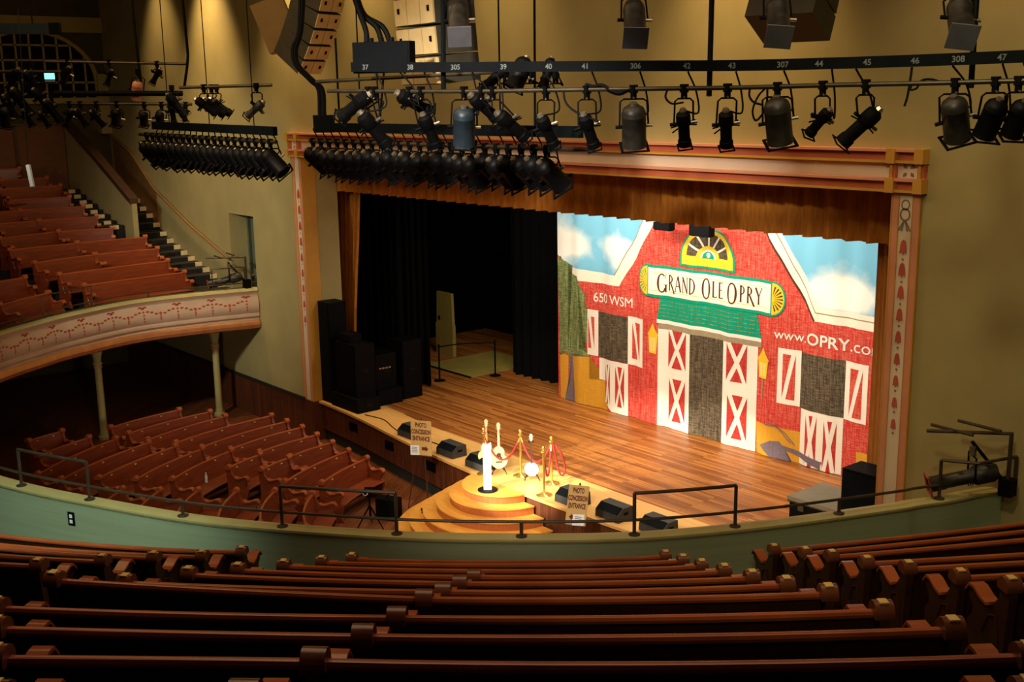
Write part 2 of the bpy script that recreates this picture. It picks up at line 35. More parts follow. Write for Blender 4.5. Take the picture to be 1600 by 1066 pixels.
def plank_mat(name,c1,c2,cm,width,height,rough=.35,rot=(0,0,0),mort=.004,spec=.5,offs=.37):
    m=bpy.data.materials.new(name); m.use_nodes=True; nt=m.node_tree
    b=nt.nodes['Principled BSDF']; L=nt.links.new
    tc=node(nt,'ShaderNodeTexCoord'); mp=node(nt,'ShaderNodeMapping'); mp.inputs['Rotation'].default_value=rot
    br=node(nt,'ShaderNodeTexBrick'); br.offset=offs; br.offset_frequency=2
    br.inputs['Color1'].default_value=(*lin(c1),1); br.inputs['Color2'].default_value=(*lin(c2),1); br.inputs['Mortar'].default_value=(*lin(cm),1)
    br.inputs['Scale'].default_value=1; br.inputs['Mortar Size'].default_value=mort; br.inputs['Brick Width'].default_value=width; br.inputs['Row Height'].default_value=height; br.inputs['Bias'].default_value=0
    mp2=node(nt,'ShaderNodeMapping'); mp2.inputs['Scale'].default_value=(1/width*2,1/height*1.2,1); mp2.inputs['Rotation'].default_value=(0,0,0)
    nz=node(nt,'ShaderNodeTexNoise'); nz.inputs['Scale'].default_value=1; nz.inputs['Detail'].default_value=4
    mx=node(nt,'ShaderNodeMix',data_type='RGBA',blend_type='MULTIPLY'); mx.inputs['Factor'].default_value=.55
    cr=node(nt,'ShaderNodeValToRGB'); cr.color_ramp.elements[0].position=.25; cr.color_ramp.elements[1].position=.75; cr.color_ramp.elements[0].color=(.38,.34,.3,1); cr.color_ramp.elements[1].color=(1.25,1.2,1.1,1)
    L(tc.outputs['Object'],mp.inputs['Vector']); L(mp.outputs['Vector'],br.inputs['Vector']); L(mp.outputs['Vector'],mp2.inputs['Vector']); L(mp2.outputs['Vector'],nz.inputs['Vector'])
    L(nz.outputs['Fac'],cr.inputs['Fac']); L(br.outputs['Color'],mx.inputs[6]); L(cr.outputs['Color'],mx.inputs[7]); L(mx.outputs[2],b.inputs['Base Color'])
    b.inputs['Roughness'].default_value=rough; b.inputs['Specular IOR Level'].default_value=spec
    return m
def cloth_mat(name,c,pale=(235,225,205),wear=.45,rough=.9):
    # painted cotton: colour with vertical and horizontal worn thread streaks
    m=bpy.data.materials.new(name); m.use_nodes=True; nt=m.node_tree
    b=nt.nodes['Principled BSDF']; L=nt.links.new
    tc=node(nt,'ShaderNodeTexCoord'); out=None
    for i,(sx,sz) in enumerate(((26,2.2),(5,34))):
        mp=node(nt,'ShaderNodeMapping'); mp.inputs['Scale'].default_value=(sx,0.2,sz)
        nz=node(nt,'ShaderNodeTexNoise'); nz.inputs['Scale'].default_value=1; nz.inputs['Detail'].default_value=6; nz.inputs['Roughness'].default_value=.75
        L(tc.outputs['Object'],mp.inputs['Vector']); L(mp.outputs['Vector'],nz.inputs['Vector'])
        if out is None: out=nz
        else:
            ad=node(nt,'ShaderNodeMath',operation='MULTIPLY'); L(out.outputs['Fac'],ad.inputs[0]); L(nz.outputs['Fac'],ad.inputs[1]); out=ad
    cr=node(nt,'ShaderNodeValToRGB'); e=cr.color_ramp.elements; e[0].position=.2; e[1].position=.42
    p=tuple(c[k]*(1-wear)+pale[k]*wear for k in range(3))
    e[0].color=(*lin(c),1); e[1].color=(*lin(p),1)
    L(out.outputs[0],cr.inputs['Fac']); L(cr.outputs['Color'],b.inputs['Base Color'])
    b.inputs['Roughness'].default_value=rough; b.inputs['Specular IOR Level'].default_value=.1
    return m
def sky_mat(name,blobs,z0,z1):
    m=bpy.data.materials.new(name); m.use_nodes=True; nt=m.node_tree
    b=nt.nodes['Principled BSDF']; L=nt.links.new
    tc=node(nt,'ShaderNodeTexCoord'); sp=node(nt,'ShaderNodeSeparateXYZ'); L(tc.outputs['Object'],sp.inputs[0])
    nz=node(nt,'ShaderNodeTexNoise'); nz.inputs['Scale'].default_value=3; nz.inputs['Detail'].default_value=6; L(tc.outputs['Object'],nz.inputs['Vector'])
    def M(op,a,bb):
        n=node(nt,'ShaderNodeMath',operation=op)
        for i,x in enumerate((a,bb)):
            if x is None: continue
            if isinstance(x,(int,float)): n.inputs[i].default_value=x
            else: L(x,n.inputs[i])
        return n.outputs[0]
    tot=None
    for (x,z,a,c,s) in blobs:
        dx=M('MULTIPLY',M('SUBTRACT',sp.outputs['X'],x),1/a); dz=M('MULTIPLY',M('SUBTRACT',sp.outputs['Z'],z),1/c)
        q=M('ADD',M('MULTIPLY',dx,dx),M('MULTIPLY',dz,dz)); g=M('MULTIPLY',M('POWER',2.718,M('MULTIPLY',q,-1.)),s)
        tot=g if tot is None else M('ADD',tot,g)
    n2=M('MULTIPLY',M('SUBTRACT',nz.outputs['Fac'],.5),.7)
    fac=M('ADD',tot,n2)
    cr=node(nt,'ShaderNodeValToRGB'); e=cr.color_ramp.elements; e[0].position=.12; e[1].position=.75
    e[0].color=(*lin((118,182,206)),1); e[1].color=(*lin((240,238,222)),1)
    L(fac,cr.inputs['Fac']); L(cr.outputs['Color'],b.inputs['Base Color']); b.inputs['Roughness'].default_value=.9; b.inputs['Specular IOR Level'].default_value=.1
    return m
M_={}
def MT(n): return M_[n]
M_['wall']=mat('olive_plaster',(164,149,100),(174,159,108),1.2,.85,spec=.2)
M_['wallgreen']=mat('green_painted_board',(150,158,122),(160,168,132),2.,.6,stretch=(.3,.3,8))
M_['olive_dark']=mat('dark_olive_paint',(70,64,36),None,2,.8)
M_['cap']=mat('cream_painted_cap',(176,164,104),(188,176,118),3,.5)
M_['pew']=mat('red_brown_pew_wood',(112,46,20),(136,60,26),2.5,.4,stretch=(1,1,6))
M_['pewdark']=mat('shade_darkened_pew_wood',(52,26,14),(66,34,18),2.5,.4,stretch=(1,1,5))  # shade on the unlit near balcony pew backs is put into this colour
M_['rail']=mat('polished_brown_rail',(150,72,36),(172,88,46),2,.3)
M_['capwood']=mat('dark_polished_scroll',(104,56,34),(122,68,42),3,.25)
M_['plate']=mat('bright_brass_plate',(240,200,110),(250,216,136),6,.35,metal=.25)
M_['brass']=mat('brass',(220,176,80),(240,200,110),6,.28,metal=.85)
M_['gold']=mat('polished_gold',(235,185,85),(250,210,120),5,.22,metal=.9)
M_['black']=mat('black_metal',(8,8,9),(13,13,14),8,.6,spec=.08)
M_['blackgloss']=mat('black_enamel',(9,9,10),(14,14,15),8,.5,spec=.14)
M_['barrel']=mat('mottled_grey_black_can',(38,36,32),(62,57,48),9,.45,metal=.3)
M_['lens']=mat('frosted_lens',(92,92,100),(110,108,112),4,.4)
M_['chrome']=mat('worn_steel',(150,140,120),(180,170,150),8,.35,metal=.8)
M_['navy']=mat('dark_navy_steel',(10,14,17),(15,19,22),5,.6,spec=.06)
M_['pipe']=mat('dark_steel_pipe',(58,52,40),(76,68,52),5,.38,metal=.6)
M_['bronze']=mat('dark_bronze_rail',(62,52,40),(78,66,52),4,.42,metal=.35)
M_['white']=mat('white_paint',(236,232,222),(245,242,236),3,.6)
M_['paper']=mat('white_paper',(232,234,240),None,3,.8)
M_['cream']=mat('cream_frieze_paint',(226,204,178),(234,214,188),2,.7)
M_['pink']=mat('salmon_moulding',(214,140,108),(222,150,118),3,.6)
M_['orange']=mat('rust_orange_moulding',(196,98,64),(206,110,74),3,.6)
M_['goldpaint']=mat('ochre_gold_paint',(196,142,52),(206,152,60),2,.55)
M_['redpaint']=mat('dull_red_paint',(176,80,62),None,3,.7)
M_['greybrown']=mat('grey_brown_paint',(120,104,80),None,3,.7)
M_['goldcurtain']=mat('gold_velvet',(166,100,30),(192,122,42),6,.85,stretch=(3,3,.6),spec=.2)
M_['browncurtain']=mat('brown_gold_velvet',(150,92,36),(172,106,46),6,.9,stretch=(3,3,.6),spec=.15)
M_['blackcloth']=mat('black_drape',(5,5,6),(9,9,10),4,.95,stretch=(4,4,.5),spec=.1)
M_['stage']=plank_mat('stage_hardwood',(142,78,28),(204,132,60),(82,44,18),1.9,.085,.42)
M_['lip']=mat('pale_maple_lip',(214,164,92),(226,178,106),2.5,.4,stretch=(.6,6,1))
M_['front']=plank_mat('dark_vertical_boards',(84,44,24),(112,60,34),(34,18,10),3.0,.075,.5,rot=tuple(Matrix(((0,0,1),(1,0,0),(0,1,0))).to_euler()))
M_['frontbase']=mat('blue_green_base',(30,40,40),(36,46,46),3,.7)
M_['housefloor']=plank_mat('worn_oak_floor',(112,62,34),(140,80,44),(40,24,14),1.6,.1,.5,rot=(0,0,.9))
M_['dark']=mat('very_dark_brown',(26,20,16),(32,25,20),3,.8)
M_['steptop']=mat('golden_oak_step',(208,142,54),(224,158,66),3,.42,stretch=(1,3,1))
M_['stepside']=mat('oak_riser',(150,80,36),(168,94,44),5,.45,stretch=(6,6,1))
M_['tan']=mat('tan_card',(206,166,98),(214,176,108),4,.7)
M_['signred']=mat('dark_red_ink',(98,26,22),None,4,.7)
M_['ropered']=mat('red_velvet_rope',(150,30,24),(172,40,30),12,.8)
M_['guitar']=mat('natural_spruce',(232,204,150),(240,214,164),4,.3)
M_['darkwood']=mat('dark_rosewood',(66,40,26),None,5,.4)
M_['carpet']=mat('dark_stair_carpet',(22,20,18),(30,27,24),8,.95)
M_['handwood']=mat('honey_brown_rail',(126,92,52),None,3,.5)
M_['nosing']=mat('pale_step_nosing',(216,196,150),None,4,.7)
M_['woodpanel']=mat('brown_wood_panel',(104,62,30),(118,72,36),2,.6,stretch=(1,1,4))
M_['doorgreen']=mat('grey_green_door',(92,108,92),None,2,.6)
M_['fascia']=mat('pale_fascia_plaster',(190,160,134),(202,170,142),2,.6)
M_['fasciagold']=mat('copper_gilt_torus',(206,136,88),(224,156,104),4,.26,metal=.65)
M_['fasciared']=mat('garland_red',(168,66,44),None,3,.7)
M_['night']=mat('night_glass',(4,4,6),(6,6,8),2,.5,spec=.1)
M_['exit']=mat('lit_green_sign',(120,220,190),None,2,.5,emit=(120,230,200),estr=2.2)
M_['spkbox']=mat('beige_speaker_cabinet',(150,122,70),(160,132,78),3,.55)
M_['spkface']=mat('pale_speaker_grille',(206,180,126),(218,192,138),6,.6)
M_['spkside']=mat('dark_grey_cabinet_side',(56,52,38),None,4,.7)
M_['tube']=mat('pale_tube',(150,158,160),None,3,.4,emit=(200,210,215),estr=.03)
M_['casegrey']=mat('grey_case_lid',(126,114,92),(138,126,102),3,.6)
M_['yellowroom']=mat('yellow_lit_tone',(150,132,56),(160,142,62),2,.8)  # yellow backstage light put into the colour of cabinet, plinth and mat
M_['purple']=mat('purple_box',(70,50,66),None,4,.6)
M_['clear']=mat('clear_plastic',(190,190,185),None,4,.15)
M_['redbracket']=mat('red_gel_frame',(150,50,36),None,4,.5)
M_['bluetint']=mat('blue_black_can',(34,46,56),(44,58,68),9,.45,metal=.3)
M_['monitor']=mat('charcoal_carpet_cabinet',(44,44,42),(54,54,52),9,.7)
M_['hide']=mat('drumhead',(240,236,226),None,3,.4)
M_['numgrey']=mat('stencilled_grey',(100,106,106),None,3,.7)
# ---------------------------------------------------------------- mesh builder
class MB:
    def __init__(s): s.v=[];s.f=[];s.m=[];s.mats=[]
    def mi(s,m):
        if m not in s.mats: s.mats.append(m)
        return s.mats.index(m)
    def add(s,vs,fs,m):
        o=len(s.v); s.v+= [V(x) for x in vs]; k=s.mi(m)
        for f in fs: s.f.append([i+o for i in f]); s.m.append(k)
        return s
    def box(s,c,d,m,R=None):
        c=V(c); vs=[]
        for z in(-1,1):
            for y in(-1,1):
                for x in(-1,1):
                    p=V((x*d[0]/2,y*d[1]/2,z*d[2]/2)); vs.append(c+(R@p if R else p))
        return s.add(vs,[(0,2,3,1),(4,5,7,6),(0,1,5,4),(2,6,7,3),(0,4,6,2),(1,3,7,5)],m)
    def bb(s,a,b,m): return s.box([(a[i]+b[i])/2 for i in range(3)],[abs(b[i]-a[i]) for i in range(3)],m)
    def tube(s,pts,r,m,n=8,closed=False):
        pts=[V(p) for p in pts]; N=len(pts); vs=[];fs=[]; up=None
        for i,p in enumerate(pts):
            a=pts[(i-1)%N] if (closed or i>0) else p; b=pts[(i+1)%N] if (closed or i<N-1) else p
            t=(b-a); t=t.normalized() if t.length>1e-9 else V((0,0,1))
            if up is None: up=V((0,0,1)) if abs(t.z)<.95 else V((1,0,0))
            x=t.cross(up); 
            if x.length<1e-4: x=t.cross(V((1,0,.3)))
            x.normalize(); y=x.cross(t).normalized(); up=y
            rr=r[i] if isinstance(r,(list,tuple)) else r
            for k in range(n): a_=2*PI*k/n; vs.append(p+x*math.cos(a_)*rr+y*math.sin(a_)*rr)
        for i in range(N if closed else N-1):
            j=(i+1)%N
            for k in range(n): fs.append((i*n+k,j*n+k,j*n+(k+1)%n,i*n+(k+1)%n))
        if not closed: fs.append(tuple(range(n))); fs.append(tuple((N-1)*n+k for k in reversed(range(n))))
        return s.add(vs,fs,m)
    def lathe(s,prof,m,o=(0,0,0),ax=(0,0,1),n=20,cap=True):
        o=V(o); ax=V(ax).normalized(); x=ax.orthogonal().normalized(); y=ax.cross(x); vs=[];fs=[]
        for r,z in prof:
            for k in range(n): a=2*PI*k/n; vs.append(o+ax*z+(x*math.cos(a)+y*math.sin(a))*r)
        for i in range(len(prof)-1):
            for k in range(n): fs.append((i*n+k,i*n+(k+1)%n,(i+1)*n+(k+1)%n,(i+1)*n+k))
        if cap: fs.append(tuple(reversed(range(n)))); fs.append(tuple((len(prof)-1)*n+k for k in range(n)))
        return s.add(vs,fs,m)
    def prism(s,poly,fn,t,m):   # poly 2d, fn(a,b,h)->point
        n=len(poly); vs=[fn(a,b,0) for a,b in poly]+[fn(a,b,t) for a,b in poly]
        fs=[tuple(range(n)),tuple(reversed(range(n,2*n)))]+[(i,i+n,(i+1)%n+n,(i+1)%n) for i in range(n)]
        return s.add(vs,fs,m)
    def sweep(s,prof,path,m,closed_prof=True,caps=True,mats=None):
        # path: list of (point, side vector); prof (side, up)
        n=len(prof); vs=[];fs=[]
        for p,sd in path:
            p=V(p)
            for a,b in prof: vs.append(p+V(sd)*a+V((0,0,1))*b)
        N=len(path); K=n if closed_prof else n-1
        for k in range(K):
            ff=[(i*n+k,(i+1)*n+k,(i+1)*n+(k+1)%n,i*n+(k+1)%n) for i in range(N-1)]
            if mats: s.add([],[],mats[k]); 
            fs.append((ff,mats[k] if mats else m))
        o=len(s.v); s.v+=vs
        for ff,mm in fs:
            q=s.mi(mm)
            for f in ff: s.f.append([i+o for i in f]); s.m.append(q)
        if caps and closed_prof:
            q=s.mi(m); s.f.append([o+i for i in range(n)]); s.m.append(q); s.f.append([o+(N-1)*n+i for i in reversed(range(n))]); s.m.append(q)
        return s
    def obj(s,name,parent=None,loc=None,sharp=35,recalc=True):
        # vertices are world coordinates; the object's origin sits at loc (or its parent's origin)
        org=V(loc) if loc is not None else (parent['_o'] if parent is not None and '_o' in parent else None)
        w=V(org) if org is not None else V((0,0,0))
        me=bpy.data.meshes.new(name); me.from_pydata([tuple(x-w) for x in s.v],[],s.f)
        for m in s.mats: me.materials.append(M_[m] if isinstance(m,str) else m)
        for i,p in enumerate(me.polygons): p.material_index=s.m[i]
        if recalc:
            bm=bmesh.new(); bm.from_mesh(me); bmesh.ops.recalc_face_normals(bm,faces=bm.faces); bm.to_mesh(me); bm.free()
        me.shade_smooth(); me.set_sharp_from_angle(angle=math.radians(sharp))
        o=bpy.data.objects.new(name,me); COL.objects.link(o)
        if parent is not None:
            o.parent=parent
            if loc is not None: o.location=w-V(parent['_o']); 
        else: o.location=w
        o['_o']=tuple(w); ALL.append(o)
        return o
ALL=[]
def thing(name,label,cat,loc=(0,0,0),group=None):
    o=bpy.data.objects.new(name,None); COL.objects.link(o); o.location=loc; o.empty_display_size=.1
    o['label']=label;o['category']=cat
    if group:o['group']=group
    o['_o']=tuple(loc); ALL.append(o); return o
def tag(o,label,cat,group=None):
    o['label']=label;o['category']=cat
    if group:o['group']=group
    return o
def struct(o): o['kind']='structure'; return o
ORD=['first','second','third','fourth','fifth','sixth','seventh','eighth','ninth','tenth','eleventh','twelfth','thirteenth','fourteenth','fifteenth','sixteenth','seventeenth','eighteenth','nineteenth','twentieth','twenty-first','twenty-second','twenty-third','twenty-fourth','twenty-fifth','twenty-sixth','twenty-seventh','twenty-eighth']
def catmull(P,n=8):
    P=[V(p) for p in P]; out=[]
    for i in range(len(P)-1):
        a=P[i-1] if i>0 else P[0]*2-P[1]; b=P[i]; c=P[i+1]; d=P[i+2] if i+2<len(P) else P[-1]*2-P[-2]
        for k in range(n):
            t=k/n; out.append(.5*((2*b)+(c-a)*t+(2*a-5*b+4*c-d)*t*t+(3*b-a-3*c+d)*t**3))
    out.append(P[-1]); return out
def frames(pts,toward):
    # for each point: horizontal side vector pointing to `toward`
    out=[]
    for i,p in enumerate(pts):
        t=pts[min(i+1,len(pts)-1)]-pts[max(i-1,0)]; s=V((t.y,-t.x,0)).normalized()
        tw=V(toward) if not callable(toward) else toward(p)
        if s.dot(V((tw[0]-p.x,tw[1]-p.y,0)))<0: s=-s
        out.append((p,s))
    return out
def quad3(a,b,c,n):
    a,b,c=V(a),V(b),V(c); m=2*b-(a+c)/2  # bezier control so the curve passes through b
    return [a*(1-t)**2+m*2*t*(1-t)+c*t*t for t in [i/n for i in range(n+1)]]
def hang(a,b,sag,n=10):
    a,b=V(a),V(b); return [a.lerp(b,i/n)-V((0,0,sag*4*(i/n)*(1-i/n))) for i in range(n+1)]
def text_polys(txt,size=1.,bold=0.):
    cu=bpy.data.curves.new('t','FONT'); cu.body=txt; cu.size=size; cu.offset=bold; cu.resolution_u=4
    o=bpy.data.objects.new('t',cu); COL.objects.link(o)
    bpy.context.view_layer.update()
    dg=bpy.context.evaluated_depsgraph_get(); me=bpy.data.meshes.new_from_object(o.evaluated_get(dg))
    vs=[(v.co.x,v.co.y) for v in me.vertices]; fs=[tuple(p.vertices) for p in me.polygons]
    bpy.data.objects.remove(o); bpy.data.curves.remove(cu); bpy.data.meshes.remove(me)
    xs=[v[0] for v in vs]; ys=[v[1] for v in vs]
    return vs,fs,(min(xs),max(xs),min(ys),max(ys))
FZ=-1.1; XL,XR=-26.9,-8.75; OL,OR=-26.42,-9.2; ZT,ZL=7.19,6.57
WL=-39.6; CEIL=13.6
# ------------------------------------------------------------- room shell
b=MB()
b.bb((-60,-32,FZ-.3),(12,14,FZ),'housefloor'); fl=struct(b.obj('floor',loc=(-20,-5,FZ)))
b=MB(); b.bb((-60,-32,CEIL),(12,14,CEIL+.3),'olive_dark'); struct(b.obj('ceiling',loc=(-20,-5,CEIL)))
# proscenium wall with the stage opening and the doorway recess by the left balcony
b=MB(); T=1.0
dx0,dx1,dz0,dz1=-30.88,-29.36,2.0,4.82
b.bb((WL-.6,0,0),(dx0,T,CEIL),'wall'); b.bb((dx0,0,dz1),(dx1,T,CEIL),'wall'); b.bb((dx0,0,0),(dx1,T,dz0),'wall')
b.bb((dx1,0,0),(OL,T,CEIL),'wall'); b.bb((OL,0,ZL),(OR,T,CEIL),'wall'); b.bb((OR,0,FZ),(12,T,CEIL),'wall')
b.bb((dx0,.55,dz0),(dx1,T,dz1),'doorgreen')
struct(b.obj('wall_front',loc=(-20,0,0)))
b=MB(); b.bb((WL-.6,-.06,FZ),(OL+.05,T,0),'front'); b.bb((WL-.6,-.09,-.04),(OL-.4,-.06,.05),'dark'); struct(b.obj('wall_wainscot',loc=(-30,0,0)))
# door leaf in the recess
b=MB(); b.bb((-30.45,.47,2.0),(-29.4,.55,4.76),'doorgreen')
for z0,z1 in((2.2,3.2),(3.35,4.6)):
    for x0,x1 in((-30.35,-29.98),(-29.88,-29.5)): b.bb((x0,.455,z0),(x1,.47,z1),'doorgreen')
dr=struct(b.obj('door_1',loc=(-29.9,.5,2.0)))
MB().lathe([(.02,0),(.02,.05),(.045,.06),(.045,.09),(.0,.1)],'brass',(-30.36,.47,3.0),(0,-1,0),12).obj('door_knob',dr)
b=MB(); b.bb((-30.5,.4,2.0),(-30.45,.6,4.82),'olive_dark'); b.bb((-29.4,.4,2.0),(-29.36,.6,4.82),'olive_dark'); b.obj('door_frame',dr)
# left, right and rear walls
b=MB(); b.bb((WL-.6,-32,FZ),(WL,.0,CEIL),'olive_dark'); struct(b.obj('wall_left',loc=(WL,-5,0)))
b=MB(); b.bb((9,-32,FZ),(9.5,.0,CEIL),'wall'); struct(b.obj('wall_right',loc=(9,-5,0)))
b=MB(); b.bb((WL-.6,-32,FZ),(12,-31,CEIL),'wall'); struct(b.obj('wall_back',loc=(-20,-31,0)))
# beam band and pale dado of the left wall
b=MB(); b.bb((WL,-14,10.35),(WL+.1,0,10.85),'wall'); struct(b.obj('trim_1',loc=(WL,-5,10.6)))
b=MB(); b.bb((WL,-9,5.0),(WL+.14,-1.62,7.3),'woodpanel'); b.bb((WL,-9,7.3),(WL+.18,-1.62,7.42),'darkwood')
for y in(-3.2,-4.8,-6.4,-8): b.bb((WL+.14,y-.06,5.1),(WL+.17,y+.06,7.3),'darkwood')
struct(b.obj('baseboard_left',loc=(WL,-5,6)))
# arched window in the left wall
cy,cz,R_=-2.45,8.72,2.05
def arch(r,n=20): return [(cy+r*math.cos(PI*i/n),cz+.0+r*.78*math.sin(PI*i/n)) for i in range(n+1)]
b=MB(); b.prism(arch(R_)+[(cy-R_,cz-.5),(cy+R_,cz-.5)],lambda a,c,h:V((WL+.02+h,a,c)),.03,'night'); wn=struct(b.obj('window_1',loc=(WL,cy,cz)))
b=MB(); o_,i_=arch(R_+.14),arch(R_)
for k in range(20): b.prism([o_[k],o_[k+1],i_[k+1],i_[k]],lambda a,c,h:V((WL+h,a,c)),.13,'wall')
for y in(cy-R_-.07,cy+R_+.07): b.bb((WL,y-.07,cz-.5),(WL+.13,y+.07,cz),'wall')
b.bb((WL,cy-R_-.2,cz-.68),(WL+.2,cy+R_+.2,cz-.5),'wall'); b.obj('window_frame',wn)
b=MB()
for k in range(-4,5):
    y=cy+k*.44; h=R_*.78*math.sqrt(max(0,1-(k*.44/R_)**2)); b.bb((WL+.04,y-.03,cz-.5),(WL+.1,y+.03,cz+h),'wall')
for z in(cz-.0,cz+.72,cz+1.2):
    h=R_*math.sqrt(max(0,1-((z-cz)/(R_*.78))**2)); b.bb((WL+.04,cy-h,z-.03),(WL+.1,cy+h,z+.03),'wall')
b.obj('muntins',wn)
# ------------------------------------------------------------- stage
lipx=[(-26.92,.0),(-26.2,.1),(-24.2,-.02),(-22.1,-.26),(-20,-.45),(-18,-.55),(-16,-.55),(-14,-.45),(-12,-.25),(-10,-.02),(-8.76,.0)]
LP=catmull([(x,y,0) for x,y in lipx],5); LP=[p for p in LP]
def lip_y(x):
    for a,c in zip(LP,LP[1:]):
        if a.x<=x<=c.x: return a.y+(c.y-a.y)*(x-a.x)/max(1e-6,c.x-a.x)
    return 0
b=MB()
n=len(LP); bk=[V((p.x,max(p.y+1.12,.9) if p.x>-25.5 else 1.1,0)) for p in LP]
vs=[p for p in LP]+[p for p in bk]; vs+=[p-V((0,0,.06)) for p in LP]
fs=[(i,i+1,n+i+1,n+i) for i in range(n-1)]+[(i+1,i,2*n+i,2*n+i+1) for i in range(n-1)]
b.add(vs,fs,'lip'); struct(b.obj('trim_2',loc=(-18,0,0)))
b=MB(); y1=9.6
vs=[p for p in bk]+[V((p.x,y1,0)) for p in bk]; fs=[(i,i+1,n+i+1,n+i) for i in range(n-1)]
b.add(vs,fs,'stage'); b.add([(-31,1,0),(-26.92,1,0),(-26.92,y1,0),(-31,y1,0),(-8.76,1,0),(-4,1,0),(-4,y1,0),(-8.76,y1,0)],[(0,1,2,3),(4,5,6,7)],'stage')
struct(b.obj('floor_stage',loc=(-18,3,0)))
b=MB(); q=[V((p.x,p.y+.07,-.06)) for p in LP]; m_=[V((p.x,p.y+.07,-.78)) for p in LP]; m2=[V((p.x,p.y+.16,-.78)) for p in LP]; lo=[V((p.x,p.y+.16,FZ)) for p in LP]
b.add(q+m_,[(i+1,i,n+i,n+i+1) for i in range(n-1)],'front'); b.add(m_+m2,[(i+1,i,n+i,n+i+1) for i in range(n-1)],'front'); b.add(m2+lo,[(i+1,i,n+i,n+i+1) for i in range(n-1)],'frontbase')
struct(b.obj('wall_stage',loc=(-18,0,-.5)))
for k,x in enumerate((-24.6,-22.6,-20.6)):
    y=lip_y(x)+.065
    t=thing('floor_vent','small dark vent grille in the boarded stage front, %s from the left speaker stack'%ORD[k],'vent',(x,y,-.35),'vents in the stage front')
    b=MB(); b.bb((x-.2,y-.02,-.46),(x+.2,y+.0,-.24),'black'); b.obj('vent_frame',t)
    b=MB()
    for j in range(5): b.bb((x-.17,y-.035,-.44+.04*j),(x+.17,y-.02,-.42+.04*j),'navy')
    b.obj('grille',t)
# backstage shell
b=MB(); b.bb((-36,9.6,-.2),(-2,9.8,9),'blackcloth'); b.bb((-36,1,-.2),(-35.8,9.6,9),'blackcloth'); b.bb((-4,1,-.2),(-3.8,9.6,9),'blackcloth'); b.bb((-36,1,9),(-2,9.8,9.2),'blackcloth')
b.bb((-36,1,-.2),(-31,9.8,-.01),'blackcloth')
struct(b.obj('wall_backstage',loc=(-18,9,0)))
# ------------------------------------------------------------- proscenium frame
def jamb(xo,xi,sgn,num):
    # xo outer edge, xi inner edge; sgn +1 when inner side is +x
    b=MB(); w=abs(xi-xo); f=lambda t:xo+(xi-xo)*t
    def strip(t0,t1,y,mt): b.bb((f(t0),y,0),(f(t1),.02,ZL-.02),mt)
    strip(0,.05,-.05,'goldpaint'); strip(.05,.26,-.045,'pink'); strip(.26,.29,-.05,'goldpaint'); strip(.29,.76,-.03,'cream'); strip(.76,.79,-.05,'goldpaint'); strip(.79,1,-.045,'pink')
    # ochre reveal and olive return
    b.bb((xi-.004*sgn,-.05,0),(xi+.02*sgn,.36,ZL),'goldpaint')
    b.bb((xi-.004*sgn,.36,0),(xi+.012*sgn,1.0,ZL),'wall')
    # painted bell flowers, ribbon urn and dots
    cx=f(.54); yy=-.028
    P=lambda a,c,h:V((cx+a,yy-.006-h,c))
    if sgn<0: zs=[5.77-.335*k for k in range(9)]; s=1.
    else: zs=[5.6-.42*k for k in range(9)]; s=1.15
    for k,z in enumerate(zs):
        s2=s*(1-.03*k)
        bell=[(-.06,-.09),(-.05,.02),(-.035,.09),(0,.12),(.035,.09),(.05,.02),(.06,-.09),(.03,-.07),(0,-.11),(-.03,-.07)]
        b.prism([(x*s2,z+w_*s2) for x,w_ in bell],P,.004,'redpaint')
        b.prism([(.018*math.cos(i*PI/4),z-.175*s2+.018*math.sin(i*PI/4)) for i in range(8)],P,.004,'greybrown')
    zu=zs[0]+.5
    if sgn<0:
        for rr,zz in((.07,.12),(.085,-.02)):
            ring=[(rr*math.cos(i*PI/8),zu+zz+rr*1.15*math.sin(i*PI/8)) for i in range(16)]; inn=[(x*.75,zu+zz+(z-zu-zz)*.75) for x,z in ring]
            for i in range(16): b.prism([ring[i],ring[(i+1)%16],inn[(i+1)%16],inn[i]],P,.004,'greybrown')
        for a0 in(-.1,-.05,.05,.1): b.prism([(a0*.2-.01,zu-.12),(a0*.2+.01,zu-.12),(a0+.015,zu-.26),(a0-.015,zu-.26)],P,.004,'greybrown')
    struct(b.obj('trim_%d'%num,loc=(xo,0,0)))
jamb(XL,OL,1,3); jamb(XR,OR,-1,4)
b=MB(); x0,x1=XL-.02,XR+.02
def bar(z0,z1,y,mt,a=x0,c=x1): b.bb((a,y,z0),(c,.02,z1),mt)
for z in(ZL,ZT-.2):
    bar(z,z+.04,-.14,'goldpaint'); bar(z+.04,z+.16,-.06,'orange'); bar(z+.16,z+.2,-.16,'pink')
bar(ZL+.2,ZT-.2,-.02,'cream',OL,OR)
for xo,xi in((XL,OL),(XR,OR)):
    for x in(xo,xi): b.bb((x-.05,-.1,ZL),(x+.05,.02,ZT),'orange'); b.bb((x-.02,-.13,ZL),(x+.02,.02,ZT),'goldpaint')
    b.bb((min(xo,xi),-.03,ZL+.2),(max(xo,xi),.02,ZT-.2),'cream')
    for x in (xo,xi):
        for z in(ZL+.1,ZT-.1): b.box((x,-.08,z),(.14,.2,.21),'goldpaint')
b.bb((OL,.0,ZL-.015),(OR,.4,ZL),'goldpaint')
for xc in((XL+OL)/2,(XR+OR)/2):
    zc=(ZL+ZT)/2
    for k in range(4):
        a=PI/4+k*PI/2; c_,s_=math.cos(a),math.sin(a)
        lf=[(.04,0),(.08,.03),(.13,0),(.08,-.03)]
        b.prism([(xc+x*c_-y*s_,zc+x*s_+y*c_) for x,y in lf],lambda p,q_,h:V((p,-.032-h,q_)),.004,'greybrown')
struct(b.obj('trim_5',loc=(-18,0,ZL)))
